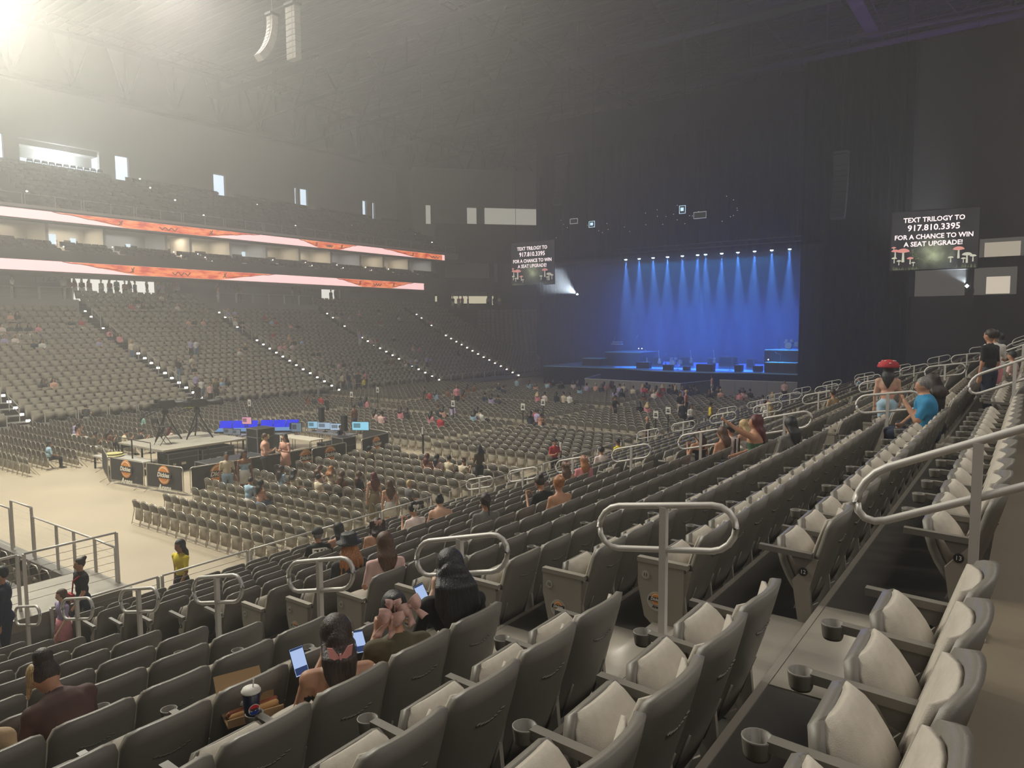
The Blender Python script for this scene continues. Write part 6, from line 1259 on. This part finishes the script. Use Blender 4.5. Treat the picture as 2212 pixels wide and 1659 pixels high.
FLP = [(43.7,36.0,0),(44.8,36.2,0),(45.8,34.5,0),(44.0,32.7,0),(49.2,33.9,0),(47.7,32.2,0),(51.0,33.2,0),(51.1,36.5,0),(59.0,38.0,0),(59.7,39.9,0),(58.0,36.8,0),(59.7,36.8,0),(57.5,34.8,0),(57.7,34.4,0),(54.7,34.1,0),(47.0,27.7,0),(49.4,28.5,0),(49.8,27.9,0),(49.1,27.0,0),(41.1,27.6,0),(41.4,27.2,0),(41.8,26.5,0),(42.1,26.1,0),(41.9,25.5,0),(38.9,30.5,0),(38.2,29.4,0),(37.9,28.6,0),(31.9,25.6,0),(31.0,24.6,0),(30.6,24.8,0),(31.9,21.9,0),(32.9,22.1,0),(46.4,24.4,0),(50.9,26.0,0),(53.5,26.8,0),(53.8,26.3,0),(54.0,25.9,0),(52.3,24.7,0),(56.7,25.9,0),(46.3,23.8,0),(49.1,24.3,0),(44.9,21.4,0),(46.7,21.5,0),(47.7,21.5,0),(50.7,21.6,0),(51.0,21.2,0),(52.6,21.2,0),(52.3,20.8,0),(39.1,18.9,0),(39.1,18.4,0),(50.7,21.6,0),(50.9,21.1,0),(52.1,21.0,0),(52.3,20.8,0),(53.0,19.5,0),(48.7,18.2,0),(51.4,18.6,0),(52.7,18.3,0),(55.7,19.8,0),(57.4,20.0,0),(54.8,18.4,0),(49.8,16.5,0),(51.5,16.8,0),(50.9,16.1,0),(56.3,17.9,0),(56.5,17.5,0),(56.7,17.1,0),(56.2,16.1,0),(57.4,16.1,0),(46.9,14.0,0),(46.4,13.6,0),(49.4,14.1,0),(31.4,40.0,0),(31.4,39.3,0),(31.9,39.2,0),(31.4,38.0,0),(31.9,35.3,0),(32.3,35.2,0),(27.9,29.7,0),(27.4,28.7,0),(29.4,29.2,0),(29.4,28.7,0),(28.9,26.4,0),(31.4,28.1,0),(31.1,27.5,0),(32.7,28.1,0),(28.1,25.0,0),(38.2,35.0,0),(38.4,34.6,0),(40.2,35.0,0),(39.5,32.9,0),(37.8,32.1,1),(55.6,20.6,1),(53.0,14.3,1),(41.1,17.2,1),(42.3,17.3,1)]
PLP = [(23.0,64.8,8.0),(26.7,64.8,8.32),(28.1,66.2,8.17),(28.7,66.2,8.08),(29.3,66.2,8.22),(30.3,66.2,8.26),(31.0,66.2,8.29),(31.6,66.2,8.44),(32.3,66.2,8.14),(32.7,66.2,8.28),(33.2,66.2,8.18),(34.3,66.2,8.35),(35.3,66.2,8.26),(35.7,66.2,8.28),(36.8,66.2,8.32),(37.2,66.2,8.17),(40.5,64.8,8.24),(42.9,64.8,8.33),(49.3,64.8,8.13),(50.2,64.8,8.16),(55.7,66.2,8.18),(56.4,66.2,8.42),(78.2,66.2,8.11),(79.6,66.2,8.01),(83.3,66.2,8.1),(84.7,66.2,8.14)]
TC = ['peach', 'pinkwhite', 'black', 'pink', 'white', 'charcoal', 'cream', 'pinkpale', 'navy', 'red', 'lilac', 'black', 'brownshirt', 'lightblue']
HC = ['black', 'darkbrown', 'black', 'brown', 'darkbrown', 'blond']
HN = {'short': 'short', 'long': 'long', 'bun': 'tied-up', 'curly': 'curly'}
cn = {'peach': 'peach', 'pinkwhite': 'pale pink', 'black': 'black', 'pink': 'coral pink', 'white': 'white', 'charcoal': 'charcoal', 'cream': 'cream', 'pinkpale': 'dusty pink', 'navy': 'navy', 'red': 'red', 'lilac': 'lilac', 'brownshirt': 'brown', 'lightblue': 'light blue', 'yellow': 'yellow'}
seen = set()
def crowd(lst, where):
    for q, (u, v, z, rz, st, plc) in enumerate(lst):
        top = random.choice(TC); hair = random.choice(list(HN)); hc = random.choice(HC)
        base = f'{"standing" if st else "seated"} person in {cn[top]}, {HN[hair]} {hc.replace("darkbrown", "dark")} hair, {plc}'
        lab = base; n = 2
        while (lab in seen and n < 60) or len(lab.replace(',', '').split()) > 16:
            top = random.choice(TC); hair = random.choice(list(HN)); hc = random.choice(HC); n += 1
            lab = f'{"standing" if st else "seated"} person in {cn[top]}, {HN[hair]} {hc.replace("darkbrown", "dark")} hair, {plc}'
            if n > 90: break
        seen.add(lab)
        person(lab, (u, v, z), rz, 'stand' if st else 'lap', hair, hc, top, 1, random.choice(['black', 'denim', 'white', 'black']), random.choice(SK), 1.0, 1.12 if st else 1.08, .05, 'crowd ' + where)
def facing(u, v): return 0
l1 = []
for (u, k, st) in FARP:
    j = sum(1 for q in range(1, 7) if fau(q, k) < u)
    if st: l1.append((u, fnose(k) + .25, ffl(k), math.pi, 1, f'on far aisle steps, row {k + 1}'))
    else: l1.append((u, fnose(k) + .55, ffl(k) - .05, math.pi, 0, f'far row {k + 1}, {ordn(1 + sum(1 for w_ in FARP if w_[1] == k and w_[0] < u))} from left'))
crowd(l1, 'in the far stand')
l2 = [(u, v, -.04 if not st else 0, R(-90) if not st else R(random.uniform(0, 360)), st, f'on the {"near" if v < 21 else ("middle" if v < 30 else "far")} floor, {ordn(1 + sum(1 for w_ in FLP if (w_[0], w_[1]) < (u, v)))} toward stage') for (u, v, st) in FLP if u < 52.5 or st]
l2 += [(random.uniform(49, 52.3), random.uniform(16, 34), -.04, R(-90), 0, 'in the front rows by the stage') for _ in range(34)]
crowd(l2, 'on the floor')
crowd([(u, v, z if z > 8.25 else 8.25 if v > 65 else 8.21, R(random.uniform(120, 240)), 1, 'on the upper viewing level') for (u, v, z) in PLP if u < 60] + [(CT @ Vector((x, -1.2, 0))).to_tuple()[:2] + (8.0, R(random.uniform(100, 200)), 1, 'before the corner doorway') for x in (2.0, 2.8, 3.3, 4.1, 6.9, 7.8, 8.5)], 'on the viewing level')
